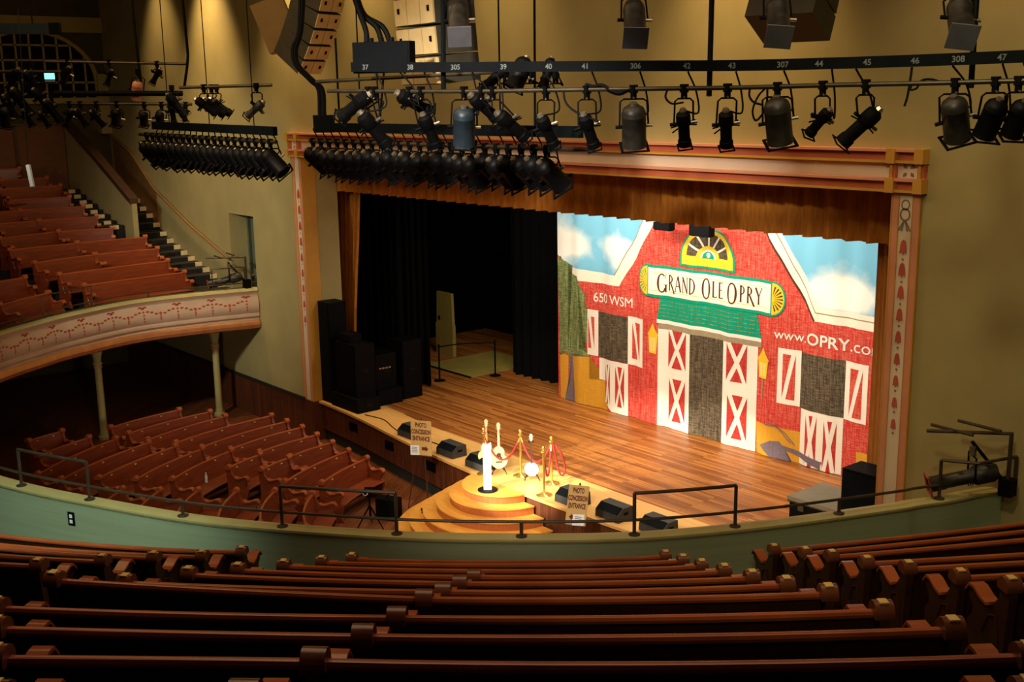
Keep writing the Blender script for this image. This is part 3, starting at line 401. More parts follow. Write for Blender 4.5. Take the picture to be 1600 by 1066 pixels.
# ------------------------------------------------------------- curtains
def curtain(name,xa,ya,xb,yb,z0,z1,mt,folds,amp,label,cat,group=None,gather=0,bot=None,par=None):
    n=folds*10; b=MB(); vs=[];R=6
    d=V((xb-xa,yb-ya,0)); nrm=V((-d.y,d.x,0)).normalized()
    for j in range(R+1):
        t=j/R
        for i in range(n+1):
            u=i/n; uu=u
            if gather: uu=u*(1-gather*math.sin(min(1,t*1.1)*PI/2)**2)
            p=V((xa,ya,0))+d*uu; a=math.sin(u*folds*2*PI)+.35*math.sin(u*folds*4.3*PI+1)
            p+=nrm*a*amp*(.6+.4*t); p.z=z1+(z0-z1)*t+(.006*math.cos(u*folds*2*PI) if j==R else 0); vs.append(p)
    fs=[(j*(n+1)+i,j*(n+1)+i+1,(j+1)*(n+1)+i+1,(j+1)*(n+1)+i) for j in range(R) for i in range(n)]
    b.add(vs,fs,mt); o=b.obj(name,None,loc=((xa+xb)/2,(ya+yb)/2,z0),sharp=80,recalc=False); tag(o,label,cat,group); return o
vc=curtain('valance_curtain',OL-.25,1.12,OR+.25,1.12,5.62,6.62,'goldcurtain',44,.1,'long pleated gold brown valance hanging across the top of the stage opening','curtain')
curtain('side_curtain',-27.35,1.5,-26.1,1.55,.0,6.6,'goldcurtain',6,.06,'gathered gold side curtain hanging behind the left of the stage opening','curtain',gather=.45)
curtain('side_curtain',-9.0,1.6,-10.53,1.75,.0,6.6,'browncurtain',6,.05,'dark brown side curtain behind the right jamb beside the painted backdrop','curtain',gather=.0)
# ------------------------------------------------------------- black drapes
curtain('stage_drape',-29.0,3.0,-26.6,3.1,.01,7.5,'blackcloth',7,.09,'black stage drape hanging left of the yellow lit gap','drape','black drapes in the wings')
curtain('stage_drape',-26.55,3.2,-25.55,3.3,.01,7.5,'blackcloth',4,.1,'narrow black drape leg standing in front of the yellow lit gap','drape','black drapes in the wings')
curtain('stage_drape',-25.2,6.0,-22.0,6.1,.01,7.5,'blackcloth',9,.09,'wide black drape beside the left edge of the painted backdrop','drape','black drapes in the wings')
# ------------------------------------------------------------- backstage things in the gap
ky=D['BKY']; kx0,kx1=ky[0][0],ky[1][0]; kt=ky[0][2]; kw=kx1-kx0
t=thing('speaker_cabinet','speaker cabinet coloured as if yellow lit on a box plinth in the gap between black drapes','speaker',((kx0+kx1)/2,6.3,0))
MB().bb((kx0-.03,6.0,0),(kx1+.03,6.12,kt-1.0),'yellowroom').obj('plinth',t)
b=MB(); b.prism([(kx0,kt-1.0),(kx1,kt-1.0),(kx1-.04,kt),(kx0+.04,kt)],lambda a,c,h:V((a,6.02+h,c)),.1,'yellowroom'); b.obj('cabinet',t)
MB().bb((kx0+.1,6.01,kt-.9),(kx0+.2,6.03,kt-.78),'black').obj('socket',t)
b=MB(); b.bb((-27.9,4.7,.0),(-25.6,7.4,.02),'yellowroom'); b.bb((-27.95,4.66,0),(-25.55,4.72,.035),'black'); tag(b.obj('floor_mat',loc=(-26.7,6,0)),'floor mat coloured as if yellow lit in the gap between black drapes','mat')
for k,(x,y,_) in enumerate(D['BELT']):
    t=thing('stanchion',('black belt post beside the narrow black drape leg','black belt post in front of the wide black drape')[k],'barrier post',(x,y,0),'black belt posts backstage')
    MB().lathe([(.17,0),(.17,.015),(.06,.035),(.025,.05)],'black',(x,y,0)).obj('base',t); MB().lathe([(.025,.04),(.025,.98),(.035,.985),(.035,1.06),(.02,1.08)],'black',(x,y,0)).obj('post',t)
x,y=D['BELT'][0][:2]; X_,Y_=D['BELT'][1][:2]
tag(MB().tube([(x,y,1.0),(-25.9,4.6,.99),(X_,Y_,1.0)],.02,'black',6).obj('barrier_belt',loc=(x,y,1)),'black belt stretched between two black posts backstage','belt')
# ------------------------------------------------------------- steps
cx,cyy=-17.85,-.42; st=thing('stage_steps','fan of round golden oak steps rising to the middle of the stage','steps',(cx,cyy,FZ))
for k in range(6):
    zt=-.183*k-.004; r=.88+.285*k; zb=FZ if k==5 else zt-.185
    n=40; arc=[(cx+r*math.cos(PI+PI*i/n),cyy+r*math.sin(PI+PI*i/n)*(1.0)) for i in range(n+1)]
    y0=lip_y(cx)+.1; poly=arc
    b=MB(); bt=[V((x,min(y,-.56),zt)) for x,y in poly]; bm=[V((x*1+0,min(y,-.56),zt-.03)) for x,y in poly]
    ins=[V((cx+(x-cx)*(1-.02/r),min(cyy+(y-cyy)*(1-.02/r),-.56),zt-.03)) for x,y in poly]; lo=[V((p.x,p.y,zb)) for p in ins]
    N=n+1; b.add(bt,[tuple(range(N))],'steptop'); b.add(bt+bm,[(i,i+1,N+i+1,N+i) for i in range(n)],'steptop')
    b.add(bm+ins,[(i,i+1,N+i+1,N+i) for i in range(n)],'steptop'); b.add(ins+lo,[(i,i+1,N+i+1,N+i) for i in range(n)],'stepside')
    b.obj('step',st,recalc=False,sharp=40)
# ------------------------------------------------------------- horseshoe balcony
PARP=[V((*p,2.5)) for p in D['PAR']]
FASP=[V((*p,2.8)) for p in D['FAS']]; FASP[-1]=V((-29.41,0,2.8))
PARP[0].y=-.01
CON=[V((-19.3,-11.1,2.52)),V((-21.4,-11.2,2.58)),V((-23.6,-10.75,2.65)),V((-25.6,-9.75,2.72)),V((-27.0,-8.6,2.77))]
near=catmull(PARP+CON[:2],6); far=catmull([CON[1]]+CON[2:]+FASP,6)
toC=lambda p:V((-18.4,max(-3.,min(0,p.y+5)),0))
nf=frames(near,toC); ff=frames(far,toC)
# near parapet: boards on the audience side; side vector points to the stage. the near path is the audience edge of the cap
b=MB(); b.sweep([(.05,-1.0),(.05,-.05),(.2,-.05),(.2,-1.0)],nf,'wallgreen'); struct(b.obj('wall_balcony',loc=(-11,-7,1.5)))
b=MB(); b.sweep([(.02,-.03),(.02,0),(.2,0),(.2,-.03)],nf,'cap'); b.sweep([(.035,-.055),(.035,-.03),(.06,-.03),(.06,-.055)],nf,'cap'); struct(b.obj('trim_6',loc=(-11,-7,2.5)))
# outer fascia of the near half (stage side) and of the left half
FP=[(0,0),(.10,-.02),(.13,-.08),(.07,-.14),(.05,-.2),(.12,-.34),(.17,-.5),(.16,-.64),(.1,-.72),(.14,-.76),(.14,-.82),(.06,-.88),(.1,-.93),(.16,-.98),(.19,-1.06),(.16,-1.15),(.08,-1.19),(-.1,-1.2)]
fm=['cap','cap','fascia','fascia','fascia','fascia','fascia','fascia','fascia','fascia','fascia','fascia','fasciagold','fasciagold','fasciagold','fasciagold','dark']
nf2=[(p+s*.2,s) for p,s in nf]
b=MB(); b.sweep(FP,nf2,'fascia',closed_prof=False,mats=fm); struct(b.obj('wall_fascia_right',loc=(-11,-7,1.5)))
b=MB(); b.sweep(FP,ff,'fascia',closed_prof=False,mats=fm)
b.sweep([(-.2,-1.2),(-.2,-.0),(0,.0),(0,-.05),(-.05,-1.2)],ff,'olive_dark')
# red garlands painted on the left fascia
def fas_point(sl,zz):
    # along-length sl metres from the wall end, height zz below the top
    L=0; P=list(reversed(ff))
    for (p,s),(q,s2) in zip(P,P[1:]):
        d=(q-p).length
        if L+d>=sl or q is P[-1][0]:
            t=(sl-L)/d; pt=p.lerp(q,t); sv=s.lerp(s2,t).normalized(); tv=(q-p).normalized(); break
        L+=d
    for a,c in zip(FP,FP[1:]):
        if c[1]<=-zz<=a[1]: off=a[0]+(c[0]-a[0])*((-zz-a[1])/(c[1]-a[1]) if abs(c[1]-a[1])>1e-6 else 0); break
    else: off=.17
    return pt+sv*(off+.006)-V((0,0,zz)),tv,sv
def blob(sl,zz,r,r2):
    c,tv,sv=fas_point(sl,zz); b.add([c+tv*(r*math.cos(k*PI/4))+V((0,0,r2*math.sin(k*PI/4))) for k in range(8)],[tuple(range(8))],'fasciared')
for g in range(9):
    s0=.35+g*.98
    for k in range(9):
        t=k/8; blob(s0+t*.98,.28+.2*4*t*(1-t)*.75+(.02 if k%2 else 0),.05,.032)
    for k in range(5): blob(s0,.28+.085*k,.036-.004*k,.036)
    for dx in(-.06,.06): blob(s0+dx*1.1,.25,.062,.04)
    for k in range(3): blob(s0+.49,.47+.06*k,.026,.03)
struct(b.obj('wall_fascia_left',loc=(-29,-3,2),recalc=False))
# underside of the left balcony and its dark floor
b=MB(); P=[p for p,s in ff]; N=len(P)
vs=[V((p.x,p.y,1.6)) for p in P]+[V((WL,min(-.0,p.y*1.3),1.6)) for p in P]; b.add(vs,[(i,i+1,N+i+1,N+i) for i in range(N-1)],'dark'); struct(b.obj('ceiling_balcony',loc=(-34,-4,1.6),recalc=False))
# seating tiers left: stepped solid
b=MB()
rows={}
for i,a,c in D['LB']: rows.setdefault(i,[]).append((a,c))
ft={i:rows[i][0][0][2]-.92 for i in rows}; rx={i:-31.6-.76*i for i in range(11)}
fpoly=[(p.x-.25,p.y) for p,s in ff if p.x<-27.9]; fpoly=[(rx[0]-.35,-9.2),(fpoly[0][0],-9.2)]+fpoly+[(rx[0]-.35,0)]; b.prism(fpoly,lambda a,c,h:V((a,c,1.62+h)),ft[0]-1.62,'carpet')
for i in range(1,11): b.bb((rx[i]-.45 if i<10 else WL,-9,1.62),(rx[i-1]-.35+.02*0,-.0,ft[i]),'carpet')
struct(b.obj('floor_balcony_left',loc=(-34,-4,2)))
# ------------------------------------------------------------- near balcony tiers
CR=[[V(p) for p in r] for r in D['CR']]; RR=[[V(p) for p in r] for r in D['RR']]; LL=[[V(p) for p in r] for r in D['LL']]
full=[]
for i in range(11):
    pts=list(reversed(CR[i]))
    if i<len(RR):
        e=RR[i][2]; s=RR[i][0]; d=(RR[i][2]-RR[i][0]).normalized()
        if i==6: d=V((.5,.78,0)).normalized()
        ext=s+d*((-.12-s.y)/d.y); RR[i]=[s,(s+ext)/2+V((.03,-.02,0)),ext]
        pts=[ext,RR[i][1],s]+pts
    if i<len(LL):
        d=(LL[i][2]-LL[i][0]).normalized(); d=(LL[1][2]-LL[1][0]).normalized() if i<2 else V((-.85,-.527,0)); e=LL[i][0]+d*4.2+V((0,-.25,0)); LL[i]=[LL[i][0],LL[i][0].lerp(e,.5)+V((.08,-.12,0)),e]
        pts=pts+LL[i]
    full.append(pts)
for i in range(7,11):   # continue rows to the right by stepping the previous row outward
    pass
b=MB(); 
def extend(pts,a,c):
    d0=(pts[0]-pts[1]).normalized(); d1=(pts[-1]-pts[-2]).normalized(); return [pts[0]+d0*a]+pts+[pts[-1]+d1*c]
prev=[p+s*.05 for p,s in nf][:int(len(nf)*.86)]
def resample(pts,n):
    L=[0]
    for a,c in zip(pts,pts[1:]): L.append(L[-1]+(c-a).length)
    out=[]
    for k in range(n):
        t=L[-1]*k/(n-1)
        for j in range(len(pts)-1):
            if L[j+1]>=t-1e-9: u=(t-L[j])/max(1e-9,L[j+1]-L[j]); out.append(pts[j].lerp(pts[j+1],u)); break
    return out
pr=resample(prev,40)
for i in range(11):
    e0=2.5 if i>=6 else 0.; cur=catmull(extend(full[i],max(.01,e0),1.5),5)
    back=[p-s*.32 for p,s in frames(cur,toC)]
    cu=resample(back,40); z=2.6+.3*i-.92
    zp=z-.3 if i else z
    A_=[V((p.x,p.y,zp)) for p in pr]; B_=[V((p.x,p.y,z)) for p in pr]; C_=[V((p.x,p.y,z)) for p in cu]
    b.add(A_+B_,[(k,k+1,41+k-0,40+k) for k in range(39)],'carpet'); b.add(B_+C_,[(k,k+1,40+k+1,40+k) for k in range(39)],'carpet'); pr=cu
struct(b.obj('floor_balcony_right',loc=(-8,-8,2),recalc=False))
# rest of the near balcony under and behind the camera
b=MB(); 
for j in range(5):
    A_=[V((p.x,p.y,5.6-.92+.3*j)) for p in pr]; B_=[V((p.x,p.y,5.6-.92+.3*(j+1))) for p in pr]
    fr_=frames(pr,toC); pr2=[p-s*.8 for p,s in fr_]; C_=[V((p.x,p.y,5.6-.92+.3*(j+1))) for p in pr2]
    b.add(A_+B_,[(k,k+1,40+k+1,40+k) for k in range(39)],'carpet'); b.add(B_+C_,[(k,k+1,40+k+1,40+k) for k in range(39)],'carpet'); pr=pr2
struct(b.obj('floor_balcony_rear',loc=(-5,-12,5),recalc=False))
# ------------------------------------------------------------- balcony guard rail
RP=D['RAILP']
def near_on(x,y,fr_):
    k=min(range(len(fr_)),key=lambda i:(fr_[i][0].x-x)**2+(fr_[i][0].y-y)**2); return k
gr=thing('balcony_rail','low dark pipe rail with taller guards running along the near balcony parapet','rail',(-10.4,-6.3,2.5))
rl=[p+s*.14+V((0,0,.2)) for p,s in nf]
# keep the rail from the right wall to beyond the left edge
MB().tube(rl,.021,'bronze',8).obj('rail_pipe',gr)
posts=[]
for (x,y) in RP:
    k=near_on(x,y,nf); p,s=nf[k]; 
    # nearest point refined on the segment
    best=None
    for j in (k-1,k):
        if 0<=j<len(nf)-1:
            a,c=nf[j][0],nf[j+1][0]; d=c-a; t=max(0,min(1,((x-a.x)*d.x+(y-a.y)*d.y)/max(1e-9,d.x**2+d.y**2))); qq=a+d*t
            if best is None or (qq.x-x)**2+(qq.y-y)**2<best[0]: best=((qq.x-x)**2+(qq.y-y)**2,qq,nf[j][1])
    posts.append(best[1]+best[2]*.14)
tall={0,1,3,4,6,7,9}
for k,p in enumerate(posts):
    h=.56 if k in tall else .2
    b=MB(); b.tube([p,p+V((0,0,h))],.024,'bronze',10); b.lathe([(.075,0),(.075,.012),(.03,.03)],'bronze',p,n=14); b.obj('rail_post',gr)
def seg(k0,k1):
    a,c=posts[k0],posts[k1]; i0=near_on(a.x,a.y,nf); i1=near_on(c.x,c.y,nf); lo_,hi=min(i0,i1),max(i0,i1)
    mid=[nf[i][0]+nf[i][1]*.14 for i in range(lo_+1,hi)]
    if i0>i1: mid=mid[::-1]
    return [a+V((0,0,.56))]+[m+V((0,0,.56)) for m in mid]+[c+V((0,0,.56))]
for k0,k1 in((0,1),(3,4),(6,7)): MB().tube(seg(k0,k1),.024,'bronze',8).obj('raised_guard',gr)
p=posts[9]; e=V((-7.05,-.1,2.5)); MB().tube([p+V((0,0,.56)),V((-7.25,-.75,3.06)),e+V((0,0,.56))],.024,'bronze',8).obj('raised_guard',gr)
MB().tube([e,e+V((0,0,.56))],.03,'bronze',8).obj('rail_post',gr)
# rail of the left balcony
gl=thing('balcony_rail','thin dark pipe rail running along the top of the left balcony fascia','rail',(-29.8,-3.,2.8))
fl_=[p-s*.06+V((0,0,.14)) for p,s in ff]
MB().tube(fl_,.018,'bronze',6).obj('rail_pipe',gl)
for i in range(14,len(ff),5):
    p,s=ff[i]; MB().tube([p-s*.06,p-s*.06+V((0,0,.14))],.018,'bronze',6).obj('rail_post',gl)
def lguard(i0,i1,h):
    pts=[ff[i][0]-ff[i][1]*.06+V((0,0,h)) for i in range(i0,i1+1)]
    MB().tube([pts[0]-V((0,0,h))]+pts+[pts[-1]-V((0,0,h))],.018,'bronze',6).obj('raised_guard',gl)
NL=len(ff); lguard(NL-22,NL-16,.55); lguard(NL-5,NL-2,.6)
# iron columns under the left balcony
for k,c in enumerate(D['COLM']):
    x,y=c[0],c[1]; t=thing('balcony_column',('pale green iron column under the left balcony, nearer the aisle pews','pale green iron column under the left balcony, nearer the stage wall')[k],'column',(x,y,FZ),'columns under the left balcony')
    MB().lathe([(.16,0),(.16,.08),(.12,.12),(.11,.2),(.1,.25)],'cap',(x,y,FZ)).obj('base',t)
    MB().lathe([(.1,.24),(.095,2.1)],'cap',(x,y,FZ)).obj('shaft',t)
    MB().lathe([(.1,2.1),(.13,2.13),(.13,2.17),(.1,2.2),(.11,2.3),(.16,2.5),(.17,2.7)],'cap',(x,y,FZ)).obj('capital',t)
    MB().lathe([(.105,2.02),(.125,2.05),(.105,2.08)],'pink',(x,y,FZ)).obj('collar',t)
# ------------------------------------------------------------- left stairs, partition, handrail
nos=[V(p) for p in D['NOS']]; b=MB(); bn=[]
sx=[-30.9-.50*k for k in range(18)]
def nz(x):
    P=nos
    for a,c in zip(P,P[1:]):
        if a.x>=x>=c.x: return a.z+(c.z-a.z)*(a.x-x)/(a.x-c.x)
    return P[0].z-.1 if x>P[0].x else P[-1].z
for k,x in enumerate(sx):
    z=nz(x)-.05; b.bb((max(x-.5,WL+.02),-1.12 if k<7 else -1.34,1.63),(x,-.03,z),'carpet'); bn.append(((x-.03,-.24,z-.13),(x+.012,-.02,z+.008)))
s1=thing('aisle_stairs','dark carpeted stairs with pale end nosings climbing beside the plaster wall','stairs',(sx[0],-.7,1.63)); b.obj('step_flight',s1)
for p,q in bn: MB().bb(p,q,'nosing').obj('nosing',s1)
n2=[V(p) for p in D['NOS2']]; b=MB(); bn=[]
for k,p in enumerate(n2):
    if k<2: continue
    x=p.x; nx=n2[k+1].x if k<len(n2)-1 else max(p.x-.5,WL+.2); b.bb((nx,-2.35,1.63),(x,-1.62,p.z-.04),'carpet'); bn.append(((x-.05,-2.02,p.z-.15),(x+.012,-1.8,p.z-.03)))
s2=thing('aisle_stairs','short dark stairs with pale nosings between the upper left pews and the green partition','stairs',(n2[0].x,-1.9,1.63)); b.obj('step_flight',s2)
for p,q in bn: MB().bb(p,q,'nosing').obj('nosing',s2)
b=MB(); pp=[(-34.15,2.6),(-34.15,5.0),(-37.0,6.3),(-39.5,7.35),(-39.5,2.6)]
b.prism(pp,lambda a,c,h:V((a,-1.58+h,c)),.16,'wall'); pw=struct(b.obj('wall_partition',loc=(-36,-1.5,4)))
b=MB(); 
for a,c in zip(pp[1:4],pp[2:4]): b.prism([(a[0],a[1]),(c[0],c[1]),(c[0],c[1]+.16),(a[0],a[1]+.16)],lambda u,v,h:V((u,-1.64+h,v)),.28,'darkwood')
b.obj('capping',pw)
hr=[V(p) for p in D['HR']]
t=thing('handrail','brown wooden handrail climbing the plaster wall beside the left stairs','handrail',tuple(hr[0]))
MB().tube([p+V((0,-.0,0)) for p in hr],.035,'handwood',8).obj('rail',t)
for p in hr[:-1]: MB().tube([p,p+V((0,.1,-.06))],.014,'bronze',6).obj('bracket',t)
b=MB(); q=[(p.x,nz(p.x)) for p in hr]; b.prism([(hr[2].x,hr[2].z-.05),(hr[3].x,hr[3].z-.05),(hr[4].x,hr[4].z-.05),(hr[4].x,nz(hr[4].x)-.3),(hr[3].x,nz(hr[3].x)-.3),(hr[2].x,nz(hr[2].x)-.2)],lambda u,v,h:V((u,-.03+h,v)),.03,'handwood'); struct(b.obj('trim_7',loc=(-37,0,5)))
# pale plaster wall lining above the left balcony corner column
b=MB(); b.bb((WL,-.35,7.0),(WL+.22,0,9.0),'wall'); struct(b.obj('trim_8',loc=(WL,0,8)))
# ------------------------------------------------------------- pews
def pew(pts,zt,label,group,face,mats=('pew','pew','pew','pew'),ends=(1,1),plates=(0,0),studs=0,zfloor=None,seatm=None,H=.92):
    """pts: curve of the top of the back; face: point the seat looks at"""
    zf=zt-H; pts=[V((p[0],p[1],0)) for p in pts]; fr_=frames(pts,face)
    mid=pts[len(pts)//2]; t=thing('pew',label,'pew',(mid.x,mid.y,zf),group); Z=V((0,0,1))
    mb,mr,ms,me_=mats
    lift=[(p+Z*zf,s) for p,s in fr_]
    MB().sweep([(-.012,H-.03),(.018,H-.03),(.12,.42),(.12,.12),(.09,.12),(.085,.42)],lift,mb).obj('back_panel',t)
    MB().sweep([(-.022,H-.048),(-.028,H-.026),(-.02,H-.005),(.0,H),(.02,H-.005),(.028,H-.026),(.022,H-.046),(0,H-.052)],lift,mr).obj('top_rail',t)
    MB().sweep([(.1,.42),(.1,.46),(.5,.45),(.53,.435),(.52,.41),(.46,.405)],lift,ms).obj('seat',t)
    prof=[(-.05,0),(-.03,.35),(-.06,H-.16),(-.075,H-.03),(-.05,H+.03),(.0,H+.055),(.045,H+.03),(.06,H-.04),(.075,H-.14),(.14,.70),(.22,.655),(.32,.67),(.42,.71),(.48,.70),(.515,.65),(.49,.6),(.44,.57),(.43,.5),(.5,.42),(.49,.3),(.44,.2),(.47,.1),(.53,0)]
    for e,idx in((0,0),(1,-1)):
        if not ends[e]: continue
        p,s=fr_[idx]; tv=(fr_[1][0]-fr_[0][0]).normalized() if idx==0 else (fr_[-1][0]-fr_[-2][0]).normalized(); out=-tv if idx==0 else tv
        th=.065; base=p-out*.02
        F=lambda a,c,h,base=base,s=s,out=out:base+s*a+out*h+Z*(zf+c)
        eo=MB().prism(prof,F,th,me_).obj('end_panel',t)
        # scroll cap: short rounded drum over the top, wider than the panel
        b=MB(); N=14; dr=[]
        for k in range(N+1):
            a=PI*1.25*(k/N)-.12*PI; dr.append((-.01+.074*math.cos(a),H-.012+.078*math.sin(a)))
        F2=lambda a,c,h,base=base,s=s,out=out:base+s*a+out*(h-.03)+Z*(zf+c)
        b.prism(dr,F2,th+.06,'capwood' if mr=='rail' and mb=='pewdark' else mr); b.obj('scroll_cap',eo,sharp=50)
        # armrest pad
        top=[(.15,.70),(.21,.668),(.3,.682),(.4,.722),(.47,.722),(.52,.66)]
        b=MB(); q=[(a,c+.012) for a,c in top]+[(a,c-.012) for a,c in reversed(top)]
        b.prism(q,F2,th+.055,mr); b.obj('armrest',eo,sharp=60)
        if plates[e]:
            c0=base+out*(th*.5)+Z*(zf+H+.064)-s*.02
            R=Matrix((s,out,Z)).transposed(); 
            MB().box(c0,(.07,.06,.01),'plate',R).obj('number_plate',eo)
        # carved relief line on the outside of the end
        b=MB(); rel=[(.02,.25),(.06,.5),(.1,.62),(.2,.58),(.28,.4),(.22,.2),(.12,.16)]
        b.tube([F(a,c,th+.002) for a,c in rel],.012,me_,5,closed=True); b.obj('carved_moulding',eo)
    if studs:
        for k in range(studs):
            i=(k+.5)/studs*(len(fr_)-1); j=int(i); p,s=fr_[j]; p=p.lerp(fr_[min(j+1,len(fr_)-1)][0],i-j)
            MB().box(p+s*.034+Z*(zf+H-.075),(.05,.02,.024),'plate',Matrix((V((s.y,-s.x,0)),s,Z)).transposed()).obj('number_plate',t)
    return t
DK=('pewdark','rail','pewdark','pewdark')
C0=V((-18.4,-1.,0))
tofar=lambda p:V((-18.4,max(-3.,min(0,p.y+5)),0))
G1='dark pews of the near balcony'
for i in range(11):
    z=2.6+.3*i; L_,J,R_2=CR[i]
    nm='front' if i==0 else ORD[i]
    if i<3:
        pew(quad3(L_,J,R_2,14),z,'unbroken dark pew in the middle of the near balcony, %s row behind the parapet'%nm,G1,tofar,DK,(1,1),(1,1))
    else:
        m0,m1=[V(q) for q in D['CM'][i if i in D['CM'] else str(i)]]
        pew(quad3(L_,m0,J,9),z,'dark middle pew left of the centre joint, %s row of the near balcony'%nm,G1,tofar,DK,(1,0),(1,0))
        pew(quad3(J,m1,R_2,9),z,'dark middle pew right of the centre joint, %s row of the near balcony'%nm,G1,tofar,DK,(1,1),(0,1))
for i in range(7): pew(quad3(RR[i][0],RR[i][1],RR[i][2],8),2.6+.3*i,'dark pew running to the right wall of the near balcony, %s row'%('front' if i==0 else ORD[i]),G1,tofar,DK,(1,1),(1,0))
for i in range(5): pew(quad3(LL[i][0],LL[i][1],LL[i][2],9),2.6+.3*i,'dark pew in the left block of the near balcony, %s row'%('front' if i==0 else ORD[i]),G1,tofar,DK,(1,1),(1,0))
# left balcony
G2='red brown pews of the left balcony'
cnt={}
for i,a,c in D['LB']:
    j=cnt.get(i,0); cnt[i]=j+1
    side='beside the stairs' if j==0 else 'further from the stairs'
    if i==0 and j==1: side='left of the front gap'
    if i==1 and j==1: side='left of the aisle'
    if i>6: side='under the dark lights'
    a,c=V(a),V(c); c.x=max(c.x,a.x-.28); m=(a+c)/2+V((-.06,0,0))
    pew(quad3(a,m,c,4),a.z,'red brown pew on the left balcony, %s row up, %s'%(ORD[i],side),G2,lambda p:V((-18,p.y*.6,0)),('pew','rail','pew','pew'),(1,1))
# main floor
G3='red brown pews of the main floor'
for k,(a,c) in enumerate(D['MF']):
    a,c=V(a),V(c); L=(c-a).length; n_=V((-17.8,1.2,0))-(a+c)/2; n_.z=0; n_.normalize(); m=(a+c)/2-n_*.045*L
    where=['under the balcony, third from the rear','under the balcony, fourth from the rear','left of the near column, long rear piece','just in front of the far column, right piece','left of the near column, second long piece','right block, fifth row from the stage','middle block, fifth row from the stage','right block, fourth row from the stage','middle block, fourth row from the stage','right block, third row from the stage','middle block, third row, holding the bottle','right block, second row from the stage','middle block, short second piece','right block, front row but one','middle block, shortest front piece','front row nearest the stage steps','under the balcony, darkest rear right piece','in the dark left of the near column','in the dark at the far left edge'][k]
    pew(quad3(a,m,c,7),-.2,'red brown pew on the main floor, %s'%where,G3,(-17.8,1.2,0),('pew','rail','pew','pew'),(1,1),studs=max(2,int(L/.75)))
for k,a in enumerate(D['ME']):
    a=V(a); n_=V((-17.6,.8,0))-a; n_.z=0; n_.normalize(); tv=V((n_.y,-n_.x,0)); e=a+tv*1.9; 
    if e.y>a.y: tv=-tv; e=a+tv*1.9
    m=(a+e)/2-n_*.12
    pew(quad3(a,m,e,7),-.2,'red brown pew seen end on behind the parapet, %s from the left'%ORD[k],G3,(-17.6,.8,0),('pew','rail','pew','pew'),(1,1))
# ------------------------------------------------------------- painted backdrop
G=D['G']; YB=5.11
CM={}
def cm(n,*a,**k):
    CM[n]=cloth_mat('painted_'+n,*a,**k); return CM[n]
cm('red',(192,48,38),(240,176,146),.68); cm('redlow',(178,42,38),(224,140,118),.55); cm('white',(236,226,206),(246,240,226),.5)
cm('green',(8,140,104),(80,176,140),.5); cm('grey',(64,56,44),(190,168,128),.6); cm('yellow',(232,186,40),(246,214,110),.4)
cm('tree',(84,106,54),(216,208,148),.85); cm('hay',(206,146,40),(232,190,96),.5); cm('trunk',(112,96,108),(180,164,150),.5)
cm('cream',(242,232,204),(248,240,220),.4); cm('brown',(84,48,30),(110,70,46),.3); cm('plow',(112,98,106),(150,136,140),.5); cm('lintel',(150,134,104),(196,180,150),.5); cm('trimwhite',(238,226,200),(250,244,228),.5)
cm('lamp',(250,206,110),(254,230,170),.5)
def blobs(k,s): return [(q[0]+17.4,q[1],s[i][0],s[i][1],s[i][2]) for i,q in enumerate(G[k])]
CM['skyL']=sky_mat('painted_sky_left',blobs('clL',[(.5,.36,1.2),(.5,.25,.9),(.45,.3,.8)])+[(-4.75,4.2,.4,.8,.7)],0,5)
CM['skyR']=sky_mat('painted_sky_right',blobs('clR',[(.6,.36,1.3),(.45,.25,.9),(.45,.25,.8)]),0,5)
X0,X1,ZB=-22.2,-12.56,5.35
bmv=[];bmf=[];bml=[]
mats_l=[]
def paint(poly,mn,layer):
    if mn not in mats_l: mats_l.append(mn)
    o=len(bmv); 
    for x,z in poly: bmv.append((min(max(x,X0),X1),layer,z if z>.14 else .012))
    bmf.append(list(range(o,o+len(poly)))); bml.append(mats_l.index(mn))
def bar2(p,q,w,mn,layer):
    d=(q[0]-p[0],q[1]-p[1]); l=math.hypot(*d); nx,nz=-d[1]/l*w/2,d[0]/l*w/2
    paint([(p[0]+nx,p[1]+nz),(q[0]+nx,q[1]+nz),(q[0]-nx,q[1]-nz),(p[0]-nx,p[1]-nz)],mn,layer)
def ell(c,rx,rz,a0,a1,n=20): return [(c[0]+rx*math.cos(a0+(a1-a0)*i/n),c[1]+rz*math.sin(a0+(a1-a0)*i/n)) for i in range(n+1)]
paint([(X0,.012),(X1,.012),(X1,ZB),(X0,ZB)],'red',0)
def up(poly,idx):  # carry top vertices up behind the valance
    return [(x,ZB if i in idx else z) for i,(x,z) in enumerate(poly)]
sk=G['skyL']; tl=G['trimL']; e=[(sk[1][0]-sk[2][0])/(sk[1][1]-sk[2][1]),(tl[1][0]-tl[2][0])/(tl[1][1]-tl[2][1])]
skt=(sk[1][0]+e[0]*(ZB-sk[1][1]),ZB); tlt=(tl[1][0]+e[1]*(ZB-tl[1][1]),ZB)
paint([(X0,ZB),skt,sk[2],sk[3],(X0,sk[4][1])],'skyL',1); paint([skt,tlt,tl[2],tl[3],(tl[4][0]-.9,tl[4][1]+.02),tl[4],tl[5]],'trimwhite',2)
bar2((tlt[0]-.42,ZB),(tl[5][0]+.02,tl[5][1]),.03,'lintel',3)
sr=G['skyR']; tr=G['trimR']; e2=(sr[0][0]-sr[3][0])/(sr[0][1]-sr[3][1])
a=(sr[0][0]+e2*(ZB-sr[0][1]),ZB); c_=(tr[0][0]+e2*(ZB-tr[0][1]),ZB)
paint([a,(X1,ZB),(X1,sr[2][1]),sr[3]],'skyR',1); paint([c_,a,sr[3],(X1,sr[2][1]),(X1,tr[4][1]),tr[5]],'trimwhite',2)
